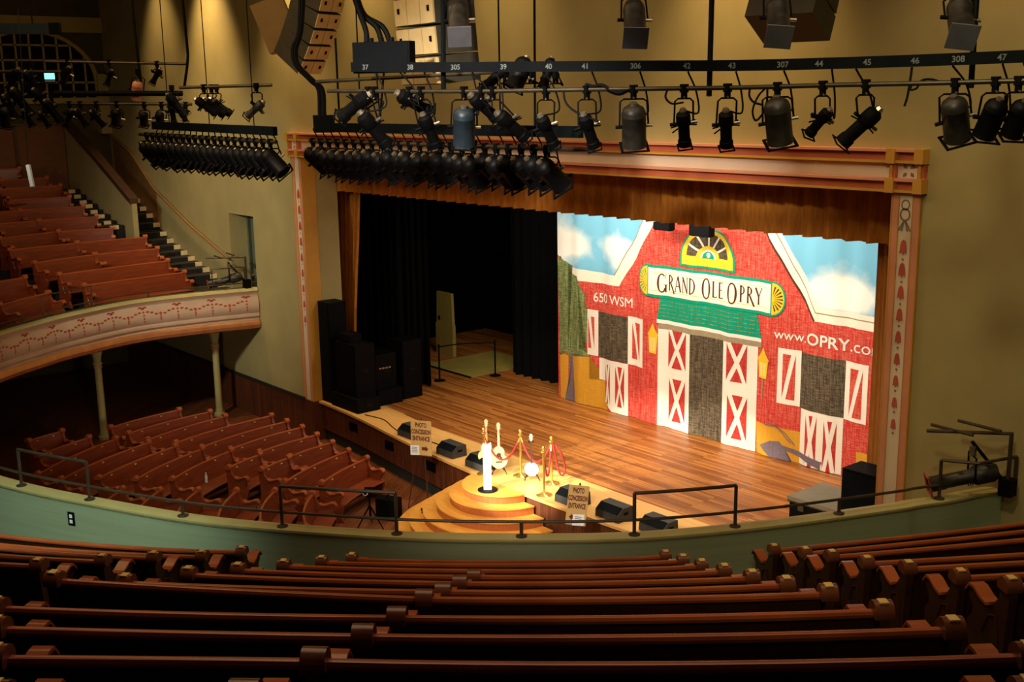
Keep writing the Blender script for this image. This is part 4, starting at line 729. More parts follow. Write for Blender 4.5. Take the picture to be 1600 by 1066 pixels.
bar2((c_[0]-.02,ZB),(tr[5][0]-.02,tr[5][1]),.05,'brown',3); bar2((a[0]-.12,ZB),(sr[3][0]-.1,sr[3][1]-.12),.025,'lintel',3); bar2((sr[3][0]-.1,sr[3][1]-.12),(X1,sr[2][1]-.12),.025,'lintel',3)
for k in range(1,44): bar2((X0+.22*k,.02),(X0+.22*k,2.2 if 5<k<42 else .02+.01),.012,'redlow',.5)
# tree, hay
tr_=[]
P=G['tree']
for i,(p,q) in enumerate(zip(P,P[1:]+P[:1])):
    for j in range(6):
        t=j/6; x,z=p[0]+(q[0]-p[0])*t,p[1]+(q[1]-p[1])*t; jx=random.uniform(-.1,.1) if x>X0+.15 else 0; tr_.append((x+jx,z+random.uniform(-.08,.08)))
paint(tr_,'tree',4); paint(G['hay0'],'hay',4); paint(G['hay1'],'hay',4); paint(G['trunk'],'trunk',5)
def rect(n):
    p=G[n]; xs=sorted(q[0] for q in p); zs=sorted(q[1] for q in p); return ((xs[0]+xs[1])/2,(zs[0]+zs[1])/2,(xs[-1]+xs[-2])/2,(zs[-1]+zs[-2])/2)
def R4(n,mn,layer): x0,z0,x1,z1=rect(n); paint([(x0,z0),(x1,z0),(x1,z1),(x0,z1)],mn,layer); return x0,z0,x1,z1
def shutter(fr,inn,dirn):
    R4(fr,'white',6); x0,z0,x1,z1=R4(inn,'red',7)
    w=.1
    if dirn>0: paint([(x1-w,z1),(x1,z1),(x0+w,z0),(x0,z0)],'white',8)
    else: paint([(x0,z1),(x0+w,z1),(x1,z0),(x1-w,z0)],'white',8)
shutter('sh0','sh0r',-1); R4('win1','grey',6); shutter('sh1','sh1r',-1)
shutter('shA','shAr',1); R4('win2','grey',6); shutter('shB','shBr',1)
def xpanel(n,w=.1):
    x0,z0,x1,z1=R4(n,'redlow',7)
    paint([(x0,z1),(x0+w,z1),(x1,z0),(x1-w,z0)],'white',8); paint([(x1-w,z1),(x1,z1),(x0+w,z0),(x0,z0)],'white',9)
xd=G['xd1']; paint(xd,'white',6); xpanel('xp1',.07); xpanel('xp2',.07)
x0,z0,x1,z1=R4('xd2','white',6); xpanel('xp3',.1); xpanel('xp4',.1)
paint(G['hay2'],'hay',5); paint(G['hay3'],'hay',5)
x0,z0,x1,z1=rect('dl'); paint([(x0,.012),(x1,.012),(x1,z1),(x0,z1)],'white',6)
a0,_,a1,b1=rect('dc'); paint([(x1-.02,.012),(a1+.02,.012),(a1+.02,b1),(x1-.02,b1)],'grey',5)
x0,z0,x1,z1=rect('dr'); paint([(x0,.012),(x1,.012),(x1,z1),(x0,z1)],'white',6)
for n in('xl1','xl2','xr1','xr2'): xpanel(n,.12)
for n,f in(('lint','lintel'),('roofe','white'),('roof','green')): paint(G[n],f,{'lint':7,'roofe':9,'roof':8}[n])
rf=G['roof']
for k in range(1,6):
    t=k/6; bar2((rf[0][0]+(rf[3][0]-rf[0][0])*t,rf[0][1]+(rf[3][1]-rf[0][1])*t),(rf[1][0]+(rf[2][0]-rf[1][0])*t,rf[1][1]+(rf[2][1]-rf[1][1])*t),.014,'tree',9)
# sign board
sg=rect('sign'); sx0,sz0,sx1,sz1=sg; szc=(sz0+sz1)/2; sh=(sz1-sz0)/2
for kx,(mn,gro,ly) in enumerate((('green',.07,10),('yellow',.03,11))):
    for sx_,a0,a1,cap in((sx0,PI/2,1.5*PI,'capL'),(sx1,-PI/2,PI/2,'capR')):
        rx=abs(G[cap][0][0]-sx_)*1.0
        paint(ell((sx_,szc),rx+gro-.03,sh+gro-.0,a0,a1,18),mn,ly)
for sx_,s in((sx0,-1),(sx1,1)):
    for k in range(-4,5):
        a=k*PI/10; rx=.27; paint([(sx_+s*.05*math.cos(a)-.012*math.sin(a)*0,szc+.06*math.sin(a)),(sx_+s*rx*math.cos(a-.07),szc+sh*.88*math.sin(a-.07)),(sx_+s*rx*math.cos(a+.07),szc+sh*.88*math.sin(a+.07))],'brown' if s>0 else 'tree',12)
paint([(sx0,sz0-.07),(sx1,sz0-.07),(sx1,sz1+.07),(sx0,sz1+.07)],'green',12); paint([(sx0+.03,sz0),(sx1-.03,sz0),(sx1-.03,sz1),(sx0+.03,sz1)],'cream',13)
bar2((sx0+.1,sz1-.1),(sx1-.1,sz1-.1),.012,'yellow',14); bar2((sx0+.1,sz0+.1),(sx1-.1,sz0+.1),.012,'yellow',14)
# roman capitals drawn as strokes with thick and thin weights; units: height 1
TK,TN=.17,.085
def LT(ch):
    S=[];W_=.6   # strokes (x0,z0,x1,z1,w); arcs ('a',cx,cz,rx,rz,a0,a1,w0,w1)
    def serif(x,z,w=.22): S.append((x-w/2,z,x+w/2,z,.05))
    if ch=='G': S=[('a',.42,.5,.38,.5,.9,2*PI-.55,TN,TK),(.74,.05,.74,.42,TK)]; serif(.72,.43,.3); S.append((.68,.75,.72,.98,.05)); W_=.9
    elif ch=='R': S=[(.13,0,.13,1,TK),('a',.2,.75,.36,.25,-PI/2,PI/2,TN,TK),(.3,.5,.78,-.16,TK),(.1,1,.25,1,TN),(.1,.5,.3,.5,TN)]; serif(.13,.02);serif(.1,.98,.2); W_=.74
    elif ch=='A': S=[(.06,0,.38,1,TN),(.38,1,.7,0,TK),(.17,.36,.58,.36,TN)]; serif(.06,.02);serif(.7,.02); W_=.78
    elif ch=='N': S=[(.1,0,.1,1,TN),(.08,1,.66,.0,TK),(.68,0,.68,1,TN)]; serif(.1,.02);serif(.04,.98,.16);serif(.68,.98); W_=.82
    elif ch=='D': S=[(.13,0,.13,1,TK),('a',.2,.5,.5,.5,-PI/2,PI/2,TN,TK),(.1,1,.24,1,TN),(.1,0,.24,0,TN)]; serif(.1,.98,.2);serif(.1,.02,.2); W_=.8
    elif ch=='O': S=[('a',.44,.5,.38,.5,0,2*PI,TK,TK)]; W_=.92
    elif ch=='L': S=[(.13,0,.13,1,TK),(.1,.03,.55,.03,TN),(.54,0,.56,.16,.05)]; serif(.13,.98); W_=.62
    elif ch=='E': S=[(.13,0,.13,1,TK),(.1,.97,.52,.97,TN),(.13,.52,.44,.52,TN),(.1,.03,.56,.03,TN),(.51,.85,.52,1,.05),(.55,0,.56,.15,.05)]; W_=.64
    elif ch=='P': S=[(.13,0,.13,1,TK),('a',.2,.74,.36,.26,-PI/2,PI/2,TN,TK),(.1,1,.25,1,TN),(.1,.48,.25,.48,TN)]; serif(.13,.02);serif(.1,.98,.2); W_=.68
    elif ch=='Y': S=[(.04,1,.36,.45,TK),(.7,1,.36,.45,TN),(.36,.0,.36,.47,TK)]; serif(.06,.98,.2);serif(.7,.98,.2);serif(.36,.02); W_=.74
    return S,W_
word=[('G',1.25,-.2),('R',1,0),('A',1,0),('N',1,0),('D',1,0),(' ',.3,0),('O',1.32,-.2),('L',1,0),('E',1,0),(' ',.4,0),('O',1.32,-.2),('P',1,0),('R',1,0),('Y',1,0)]
GAP=.1
tot=sum((LT(c)[1]*s+GAP if c!=' ' else s) for c,s,d in word)
tx=rect('text'); u=(tx[2]-tx[0])/tot; hh=sh*2*.58; bz=szc-hh*.5
x=tx[0]
for c,s,d in word:
    if c==' ': x+=s*u; continue
    S,w=LT(c)
    for st in S:
        if st[0]=='a':
            _,cx_,cz_,rx,rz,a0,a1,w0,w1=st; n=22; 
            for i in range(n):
                t0=a0+(a1-a0)*i/n; t1=a0+(a1-a0)*(i+1)/n
                def pt(t,o):
                    k=abs(math.cos(t)); ww=TN*.8+(w1-TN*.8)*k
                    return (x+(cx_+(rx-(ww if o else 0))*math.cos(t))*u*s,bz+d*hh+(cz_+(rz-(TN*.8 if o else 0))*math.sin(t))*hh*s)
                paint([pt(t0,0),pt(t1,0),pt(t1,1),pt(t0,1)],'brown',15)
        else:
            a_,b_,c2,d2,w2=st; bar2((x+a_*u*s,bz+d*hh+b_*hh*s),(x+c2*u*s,bz+d*hh+d2*hh*s),w2*u*(1 if abs(d2-b_)>.2 else 1.),'brown',15)
    x+=(w*s+GAP)*u
# fan window
fw=G['fan']; fx0,fx1=fw[0][0],fw[1][0]; fz0=(fw[0][1]+fw[1][1])/2; fc=((fx0+fx1)/2,fz0+.16); fr=(fx1-fx0)/2; ft_=fw[2][1]-fc[1]
paint(ell(fc,fr+.05,ft_+.05,0,PI)+[(fx0-.05,fz0-.05),(fx1+.05,fz0-.05)],'green',10); paint(ell(fc,fr,ft_,0,PI)+[(fx0,fz0),(fx1,fz0)],'yellow',11)
paint(ell((fc[0],fc[1]+.06),fr*.8,ft_*.8,0,PI),'grey',12)
for k in range(1,6):
    a=PI*k/6; bar2((fc[0]+fr*.2*math.cos(a),fc[1]+.06+ft_*.2*math.sin(a)),(fc[0]+fr*.8*math.cos(a),fc[1]+.06+ft_*.8*math.sin(a)),.05,'white',13)
paint(ell((fc[0],fc[1]+.03),fr*.42,ft_*.42,0,PI),'yellow',14); paint(ell((fc[0],fc[1]+.03),fr*.29,ft_*.29,0,PI),'white',15); paint(ell((fc[0],fc[1]+.03),fr*.23,ft_*.24,0,PI),'green',16); paint(ell((fc[0],fc[1]+.11),.06,.06,0,2*PI),'white',17)
# lanterns
def lantern(cx_,z0,z1,w,stem,layer=7):
    paint([(cx_-w*.38,z0),(cx_+w*.38,z0),(cx_+w*.5,z1),(cx_-w*.5,z1)],'yellow',layer); paint([(cx_-w*.26,z0+.05),(cx_+w*.26,z0+.05),(cx_+w*.34,z1-.05),(cx_-w*.34,z1-.05)],'lamp',layer+1)
    bar2((cx_,z0),(cx_,z1),.02,'yellow',layer+2)
    paint([(cx_-w*.6,z1),(cx_+w*.6,z1),(cx_+w*.15,z1+.2),(cx_,z1+.3),(cx_-w*.15,z1+.2)],'yellow',layer+1)
    if stem: bar2((cx_,z0),(cx_,z0-.5),.03,'lintel',layer)
lr=G['lanR']; lantern((lr[0][0]+lr[1][0])/2,lr[2][1],lr[0][1],abs(lr[1][0]-lr[0][0]),1)
ll=G['lanL']; lantern((ll[0][0]+ll[1][0])/2-.02,ll[2][1],ll[0][1],abs(lr[1][0]-lr[0][0]),0,3)
# lettering
def letter(txt,x0,x1,z,mn,layer,h=None,bold=.02):
    vs,fs,bx=text_polys(txt,1.,bold); s=(x1-x0)/(bx[1]-bx[0]); sz=h/(bx[3]-bx[2]) if h else s
    for f in fs: paint([(x0+(vs[i][0]-bx[0])*s,z+(vs[i][1]-bx[2])*sz) for i in f],mn,layer)
t6=rect('t650'); letter('650 WSM',t6[0],t6[2],(t6[1]+t6[3])/2-.12,'white',6,.24,0)
w3=rect('www'); wx=w3[0]; wz=(w3[1]+w3[3])/2-.1; ww=X1-wx
letter('www.',wx,wx+ww*.31,wz,'white',6,.14,0); letter('OPRY',wx+ww*.325,wx+ww*.745,wz-.02,'white',6,.26,.015); letter('.com',wx+ww*.755,wx+ww*1.09,wz,'white',6,.17,0)
# plough
paint(G['plow'],'plow',12); bar2(*G['beam'],.06,'plow',13); bar2(*G['foot'],.05,'plow',14)
for n in('hand','hand2'):
    P=G[n]
    for p,q in zip(P,P[1:]): bar2(p,q,.022,'plow',15)
bm=bmesh.new(); vv=[bm.verts.new(v) for v in bmv]
for f,mi_ in zip(bmf,bml):
    try: fc_=bm.faces.new([vv[i] for i in f]); fc_.material_index=mi_
    except ValueError: pass
bmesh.ops.triangulate(bm,faces=[f for f in bm.faces if len(f.verts)>4])
nx_=64
for k in range(1,nx_):
    bmesh.ops.bisect_plane(bm,geom=bm.verts[:]+bm.edges[:]+bm.faces[:],plane_co=(X0+(X1-X0)*k/nx_,0,0),plane_no=(1,0,0))
def wave(x,z): 
    s=.035*math.sin(x*5.1)+.02*math.sin(x*11.3+1)+.02*math.sin(x*2.1)
    return s
for v in bm.verts: v.co.y=YB-.0016*v.co.y+wave(round((v.co.x-X0)/((X1-X0)/nx_))*((X1-X0)/nx_)+X0,v.co.z) if False else YB-.0016*v.co.y+0
def wv(x):   # piecewise-linear so that layered pieces share one surface
    t=(x-X0)/(X1-X0)*nx_; k=min(nx_-1,int(t)); a=wave(X0+(X1-X0)*k/nx_,0); c=wave(X0+(X1-X0)*(k+1)/nx_,0); return a+(c-a)*(t-k)
for v in bm.verts: v.co.y+=wv(v.co.x); v.co.x-=-17.4
for f in bm.faces:
    f.normal_update()
    if f.normal.y>0: f.normal_flip()
me=bpy.data.meshes.new('painted_backdrop'); bm.to_mesh(me); bm.free()
for n in mats_l: me.materials.append(CM[n])
me.shade_smooth(); bd=bpy.data.objects.new('painted_backdrop',me); COL.objects.link(bd); bd.location=(-17.4,0,0); bd['_o']=(-17.4,0,0); ALL.append(bd)
tag(bd,'large cloth backdrop painted as a red barn with white doors, blue sky and a lettered sign','backdrop')
b=MB(); b.bb((X0-.1,YB-.02,5.36),(X1+.1,YB+.06,5.44),'pipe'); b.bb((X0,YB+.07,-.0),(X1,YB+.09,5.36),'blackcloth'); o=b.obj('batten',bd)
# dark battens hung in front of the drop head
for k,(p,q) in enumerate(((D['BLK'][0],D['BLK'][1]),(D['BLK'][2],D['BLK'][3]))):
    t=thing('strip_light',('small black strip light hanging over the painted barn, left one','larger black strip light hanging in front of the painted fan window')[k],'light',(p[0],4.6,q[2]),'black strip lights over the backdrop')
    MB().bb((p[0],4.5,q[2]),(q[0],4.7,p[2]+.1),'black').obj('housing',t)
    for j in range(4):
        xx=p[0]+(q[0]-p[0])*(j+.5)/4; MB().bb((xx-.05,4.53,q[2]-.02),(xx+.05,4.67,q[2]+.01),'blackgloss').obj('lamp_cell',t)
    for xx in(p[0]+.03,q[0]-.06): MB().bb((xx,4.58,p[2]),(xx+.03,4.62,6.5),'black').obj('hanger',t)
# ------------------------------------------------------------- floor monitors
for k,(x,y,_) in enumerate(D['MON']):
    y=max(y,lip_y(x)+.36)+(0 if k<3 else 0); t=thing('floor_monitor','black wedge monitor on the pale stage lip, %s'%['leftmost, behind the left card sign','second from the left','third from the left, beside the white column','just right of the oak steps','right of the right card sign','rightmost, half hidden by the parapet'][k],'speaker',(x,y,0),'wedge monitors along the stage lip')
    w=.31; prof=[(-.2,.005),(.22,.005),(.21,.15),(.06,.27),(-.18,.27)]
    d_=1
    F=lambda a,c,h,x=x,y=y:V((x-w+h,y-a*d_,c))
    MB().prism(prof,F,2*w,'monitor').obj('cabinet',t)
    g=[(.205,.16),(.07,.265),(.08,.277),(.215,.172)]; MB().prism(g,lambda a,c,h,x=x,y=y:V((x-w+.03+h,y-a,c)),2*w-.06,'navy').obj('grille',t)
    for s in(-1,1): MB().bb((x+s*(w+.002)-.004,y-.06,.13),(x+s*(w+.002)+.004,y+.06,.18),'navy').obj('handle',t)
def cable(pts,label,r=.012,sub=6):
    tag(MB().tube(catmull(pts,sub),r,'black',6).obj('cable',loc=pts[0]),label,'cable')
m=D['MON']
cable([(-24.3,.25,.012),(-23.6,.35,.012),(-22.9,.15,.012),(-22.35,.0,.012)],'black cable running from the speaker stack to the first wedge monitor')
cable([(-14.4,-.0,.012),(-14.1,.15,.012),(-13.9,-.1,.03),(-13.6,.1,.012)],'looped black cable between the two rightmost wedge monitors')
cable([(-21.5,.1,.012),(-20.9,.12,.012),(-20.5,.05,.012)],'black cable between the first and second wedge monitors')
# ------------------------------------------------------------- stanchions and ropes
SP=[V(p) for p in D['STAN']]
SL=['gold rope stanchion behind the white column','gold rope stanchion between the guitar and the banjo','gold rope stanchion right of the banjo with rope loops','thin gold rope stanchion just behind the fourth wedge monitor']
for k,p in enumerate(SP):
    p.z=0; t=thing('rope_stanchion',SL[k],'rope stanchion',tuple(p),'gold rope stanchions on the stage')
    MB().lathe([(.17,0),(.17,.012),(.14,.03),(.06,.05),(.035,.07)],'gold',p).obj('base',t)
    MB().lathe([(.025,.05),(.025,.93)],'gold',p,n=14).obj('post',t)
    MB().lathe([(.025,.9),(.045,.91),(.045,.96),(.025,.965),(.02,.975),(.04,1.0),(.045,1.02),(.03,1.05),(0,1.055)],'gold',p,n=16).obj('finial',t)
    b=MB(); b.tube([p+V((.05*math.cos(a),.05*math.sin(a),.935)) for a in [i*PI/4 for i in range(8)]],.008,'gold',6,closed=True); b.obj('hook_ring',t)
def rope(a,c,sag,label):
    t=thing('velvet_rope',label,'rope',tuple(a+V((0,0,.9))),'red velvet ropes on the stanchions')
    P=hang(a+V((0,0,.9)),c+V((0,0,.9)),sag,14); MB().tube(P[1:-1],.022,'ropered',8).obj('rope',t)
    for q in(P[:2],P[-2:]): MB().tube(q,.014,'gold',6).obj('end_hook',t)
rope(SP[0],SP[1],.55,'red velvet rope sagging behind the guitar between two gold posts'); rope(SP[1],SP[2],.5,'red velvet rope sagging behind the banjo between two gold posts'); rope(SP[2],SP[3],.6,'red velvet rope sagging to the thin gold post by the wedge monitor')
t=thing('velvet_rope','spare red velvet rope hung doubled in a loop on one gold post','rope',tuple(SP[2]+V((0,0,.9))),'red velvet ropes on the stanchions')
a=SP[2]+V((.03,.02,.9)); MB().tube(catmull([a,a+V((.05,.03,-.3)),a+V((.12,.05,-.6)),a+V((.2,.08,-.68)),a+V((.26,.1,-.55)),a+V((.2,.08,-.25)),a+V((.04,.03,-.02))],5),.022,'ropered',8).obj('rope',t)
# ------------------------------------------------------------- instruments
FACE=V((.79,-.61,0)); SID=V((.61,.79,0)); ZZ=V((0,0,1))
def local(o,tilt=.12):
    n=(FACE+ZZ*tilt).normalized(); u_=(ZZ-n*ZZ.dot(n)).normalized(); r_=u_.cross(n)
    return lambda a,c,h:V(o)+r_*a+u_*c+n*h
def outline(w,hlo,hw,hup):
    P=[]
    for i in range(33):
        a=2*PI*i/33; c=math.cos(a);s=math.sin(a)
        z=.24*s; width=.195-.045*s if s>=0 else .195
        waist=1-.22*math.exp(-((s-.25)/.28)**2); P.append((c*(.195 if s<.1 else .155)*waist*1.02,.25+.245*s))
    return P
def guitar(o,label,group):
    t=thing('acoustic_guitar',label,'guitar',tuple(o),group); L=local(V(o)+ZZ*.1)
    P=outline(0,0,0,0)
    MB().prism(P,lambda a,c,h:L(a,c,h-.1),.1,'guitar').obj('body',t)
    MB().prism([(x*.97,.25+(z-.25)*.97) for x,z in P],lambda a,c,h:L(a,c,h+.001),.003,'guitar').obj('soundboard',t)
    MB().prism([(.048*math.cos(i*PI/8),.31+.048*math.sin(i*PI/8)) for i in range(16)],lambda a,c,h:L(a,c,h+.005),.002,'darkwood').obj('sound_hole',t)
    MB().prism([(.02,.30),(.06,.27),(.09,.2),(.06,.17),(.035,.22)],lambda a,c,h:L(a,c,h+.005),.002,'darkwood').obj('pickguard',t)
    MB().prism([(-.07,.145),(.07,.145),(.06,.17),(-.06,.17)],lambda a,c,h:L(a,c,h+.005),.008,'darkwood').obj('bridge',t)
    MB().prism([(-.027,.36),(.027,.36),(.022,.86),(-.022,.86)],lambda a,c,h:L(a,c,h-.012),.03,'guitar').obj('neck',t)
    MB().prism([(-.025,.86),(.025,.86),(.036,.99),(.02,1.02),(-.02,1.02),(-.036,.99)],lambda a,c,h:L(a,c,h-.01),.018,'guitar').obj('headstock',t)
    for s in(-1,1):
        for k in range(3):
            b=MB(); c0=L(s*.034,.885+.04*k,0); c1=L(s*.062,.885+.04*k,0); b.tube([c0,c1],.009,'chrome',6); b.obj('tuning_peg',t)
    for k in range(6): MB().tube([L(-.018+.0072*k,.155,.014),L(-.018+.0072*k,.87,.02)],.0012,'chrome',4).obj('string',t)
def stand(o,label):
    t=thing('instrument_stand',label,'stand',tuple(o)); o=V(o); top=o-FACE*.16+ZZ*.5
    for d in(FACE*.12+SID*.16,FACE*.12-SID*.16,-FACE*.3): MB().tube([top-ZZ*.15,o+d+ZZ*.012],.01,'black',6).obj('leg',t)
    b=MB(); b.tube([top-ZZ*.16,top+ZZ*.3],.011,'black',6); b.tube([top+ZZ*.3-SID*.05+FACE*.1,top+ZZ*.3-SID*.05,top+ZZ*.3+SID*.05,top+ZZ*.3+SID*.05+FACE*.1],.009,'black',6); b.obj('upright',t)
    b=MB(); 
    for s in(-1,1): b.tube([top-ZZ*.4+FACE*.03,o+SID*s*.1+ZZ*.085-FACE*.02,o+SID*s*.1+ZZ*.085+FACE*.06],.009,'black',6)
    b.obj('cradle',t)
gp=V(D['GUI']); gp.z=0
guitar(gp,'pale acoustic guitar standing upright on the stage right of the white column','instruments on the stage'); stand(gp-FACE*.02,'black stand holding the pale guitar beside the white column')
gp2=V(D['FID'])-FACE*.05; gp2.z=0
guitar(gp2,'guitar standing mostly hidden behind the tall white column','instruments on the stage'); stand(gp2-FACE*.02,'black stand mostly hidden behind the tall white column')
bp=V(D['BAN']); bp.z=0; t=thing('banjo','banjo with a bright white round head standing on the stage','banjo',tuple(bp),'instruments on the stage'); L=local(bp+ZZ*.06,.15)
circ=lambda r,n=28:[(r*math.cos(2*PI*i/n),.17+r*math.sin(2*PI*i/n)) for i in range(n)]
MB().prism(circ(.15),lambda a,c,h:L(a,c,h-.08),.08,'darkwood').obj('rim',t); MB().prism(circ(.142),lambda a,c,h:L(a,c,h+.001),.006,'hide').obj('drum_head',t)
b=MB(); b.tube([L(a,c,.0) for a,c in circ(.152)],.009,'chrome',6,closed=True); b.obj('tension_hoop',t)
for i in range(14):
    a=2*PI*i/14; MB().tube([L(.162*math.cos(a),.17+.162*math.sin(a),.0),L(.162*math.cos(a),.17+.162*math.sin(a),-.09)],.007,'chrome',5).obj('tension_rod',t)
MB().prism([(-.02,.3),(.02,.3),(.017,.78),(-.017,.78)],lambda a,c,h:L(a,c,h-.01),.025,'darkwood').obj('neck',t); MB().prism([(-.02,.78),(.02,.78),(.035,.88),(.02,.93),(-.02,.93),(-.035,.88)],lambda a,c,h:L(a,c,h-.01),.016,'guitar').obj('headstock',t)
for s in(-1,1):
    for k in range(2): MB().tube([L(s*.03,.82+.05*k,0),L(s*.058,.82+.05*k,0)],.009,'chrome',6).obj('tuning_peg',t)
MB().prism([(-.04,.12),(.04,.12),(.035,.135),(-.035,.135)],lambda a,c,h:L(a,c,h+.008),.012,'darkwood').obj('bridge',t)
stand(bp-FACE*.03,'black wire stand holding the banjo between the gold posts')
# white column
cp=V(D['COL']); cp.z=0; cp=V((cp.x,max(cp.y,-1.05),0)); t=thing('display_column','tall white square-cut column standing on a black disc on the top oak step','display',tuple(cp))
MB().lathe([(.21,0),(.21,.02),(.19,.03)],'blackgloss',cp).obj('base',t)
F=lambda a,c,h:cp+SID*a+ZZ*c+FACE*(h-.06)
pr_=[(-.08,.03),(.08,.03),(.085,1.02)]+[(.085-.17*k/8,1.02-.04*math.sin(PI*k/8)) for k in range(1,8)]+[(-.085,1.02)]
b=MB().prism(pr_,F,.12,'white')
for k in range(5): b.prism([(-.015,.07+.03*k),(.012,.07+.03*k),(.012,.085+.03*k),(-.015,.085+.03*k)],lambda a,c,h:F(a,c,h+.121),.002,'numgrey')
b.obj('panel',t)
# ------------------------------------------------------------- card signs on easels
def easel_sign(Q,foot_z,label,label2,arrow,papx):
    Q=[V(q) for q in Q]; c=sum(Q,V((0,0,0)))/4; w=((Q[1]-Q[0]).length+(Q[2]-Q[3]).length)/2; h=((Q[3]-Q[0]).length+(Q[2]-Q[1]).length)/2
    # the boards face the balcony seats
    r_=V((.86,.5,0)).normalized(); n=V((.5,-.86,0)).normalized(); 
    w=w*.92; tl=.06*(1 if arrow>0 else -1); up_=(ZZ-n*.12+r_*(.08 if arrow<0 else -.05)).normalized(); n=r_.cross(up_)
    W=lambda a,cc,hh:c+r_*a+up_*cc+n*hh
    t=thing('card_sign',label,'sign',tuple(c),'photo concession signs'); MB().prism([(-w/2,-h/2),(w/2,-h/2),(w/2,h/2),(-w/2,h/2)],lambda a,cc,hh:W(a,cc,hh),.012,'tan').obj('board',t)
    for k,tx_ in enumerate(('PHOTO','CONCESSION','ENTRANCE')):
        vs,fs,bx=text_polys(tx_,1.,.04); tw={'PHOTO':.56,'CONCESSION':.94,'ENTRANCE':.84}[tx_]*w; s=tw/(bx[1]-bx[0]); hh=.14*h/(bx[3]-bx[2])
        MB().add([W(-tw/2+(x-bx[0])*s,h*(.30-.195*k)+(y-bx[2])*hh,.0135) for x,y in vs],fs,'signred').obj('lettering',t,recalc=False)
    s=arrow; pz=-.31*h; b=MB().add([W(s*x*w,pz+z*h,.0135) for x,z in((.34,0),(.2,.085),(.2,.045),(.02,.045),(.02,-.045),(.2,-.045),(.2,-.085))],[(0,1,2,3,4,5,6)],'signred'); b.obj('arrow_mark',t,recalc=False)
    b=MB().prism([(papx*w-.12,-h*.52),(papx*w+.1,-h*.5),(papx*w+.1,-h*.22),(papx*w-.12,-h*.24)],lambda a,cc,hh:W(a,cc,hh+.014),.003,'paper')
    for k in range(4): z=-h*.3-h*.045*k; b.prism([(papx*w-.08,z),(papx*w+.05,z),(papx*w+.05,z+.012),(papx*w-.08,z+.012)],lambda a,cc,hh:W(a,cc,hh+.0175),.001,'numgrey')
    b.obj('paper_notice',t)
    f0=V((c.x-(.12 if arrow>0 else 0),c.y,foot_z)); e=thing('easel',label2,'easel',tuple(f0)); apex=W(0,h*.55,-.03)
    for s in(-1,1): p0=f0+r_*s*.26+n*.1; p0.z=foot_z+.01; MB().tube([apex,p0],.014,'darkwood',6).obj('leg',e)
    p0=f0-n*.4; p0.z=foot_z+.01; MB().tube([apex,p0],.012,'darkwood',6).obj('leg',e)
    b=MB(); b.tube([W(-w*.5,-h*.52,.0),W(w*.5,-h*.52,.0)],.014,'darkwood',6); b.obj('tray',e)
easel_sign(D['SIGN1'],FZ,'tan card sign with red words on an easel left of the oak steps','thin dark easel holding the card sign left of the oak steps',1,-.3)
easel_sign(D['SIGN2'],FZ,'tan card sign with red words on an easel right of the oak steps','thin dark easel holding the card sign right of the oak steps',-1,.16)
# ------------------------------------------------------------- speaker stack and cases
def spk(name,a,c,label,group=None,handles=1,grille=None):
    t=thing(name,label,'speaker',((a[0]+c[0])/2,(a[1]+c[1])/2,a[2]),group)
    MB().bb(a,c,'black').obj('cabinet',t)
    b=MB(); b.bb((a[0]+.04,a[1]-.012,a[2]+.05),(c[0]-.04,a[1],c[2]-.05),'navy'); b.obj('grille',t)
    b=MB(); zc=(a[2]+c[2])/2
    b.bb((c[0],(a[1]+c[1])/2-.09,zc-.04),(c[0]+.01,(a[1]+c[1])/2+.09,zc+.04),'blackgloss'); b.obj('handle',t); return t
spk('subwoofer',(-25.8,.16,.0),(-24.5,.86,.36),'low black subwoofer at the front of the left speaker stack')
spk('loudspeaker',(-25.75,.3,.36),(-24.75,.9,1.75),'black loudspeaker standing on the low subwoofer of the left stack')
spk('loudspeaker',(-26.38,.22,.0),(-25.83,.75,2.75),'tall black loudspeaker against the left jamb of the stage opening')
spk('subwoofer',(-25.75,1.0,.0),(-24.75,1.75,.42),'low black subwoofer behind the front of the left stack')
t=spk('equipment_rack',(-25.7,1.05,.42),(-24.95,1.7,1.35),'black equipment rack with small chrome fittings behind the left stack')
for k in range(4): MB().bb((-24.948,1.15+.1*k,.95),(-24.935,1.22+.1*k,.99),'chrome').obj('latch',t)
spk('equipment_rack',(-25.65,1.9,.0),(-24.9,2.5,1.6),'tall black rack at the back of the left stack by the drape')
spk('amplifier',(-25.6,.35,1.75),(-25.1,.75,1.98),'small black amplifier lying on top of the left loudspeaker')
# folded cart, boxes at the right
t=thing('road_case','low road case with a grey lid at the right side of the stage','case',(-11.1,1.9,0))
R=Matrix.Rotation(.0,3,'Z'); b=MB(); b.bb((-11.85,1.4,0),(-10.72,2.4,.78),'black'); b.obj('case_body',t); MB().bb((-11.88,1.37,.78),(-10.69,2.43,.85),'casegrey').obj('lid',t)
b=MB(); b.bb((-11.89,1.38,.75),(-10.68,1.4,.78),'spkside'); b.bb((-11.875,1.37,.75),(-11.85,2.43,.78),'spkside'); b.obj('edge_trim',t)
for x in(-11.6,-11.0): MB().bb((x-.06,1.38,.62),(x+.06,1.4,.72),'spkside').obj('latch',t)
spk('loudspeaker',(-10.55,1.05,.0),(-9.55,1.6,1.78),'tall black loudspeaker beside the right jamb of the stage opening')
t=thing('microphone_base','small black fitting standing on the tall right loudspeaker','fitting',(-9.9,1.3,1.78)); MB().lathe([(.1,0),(.1,.03),(.03,.05)],'black',(-9.9,1.3,1.78)).obj('base',t); MB().lathe([(.03,.04),(.03,.3),(.05,.32),(.05,.4),(.02,.42)],'black',(-9.9,1.3,1.78)).obj('post',t)
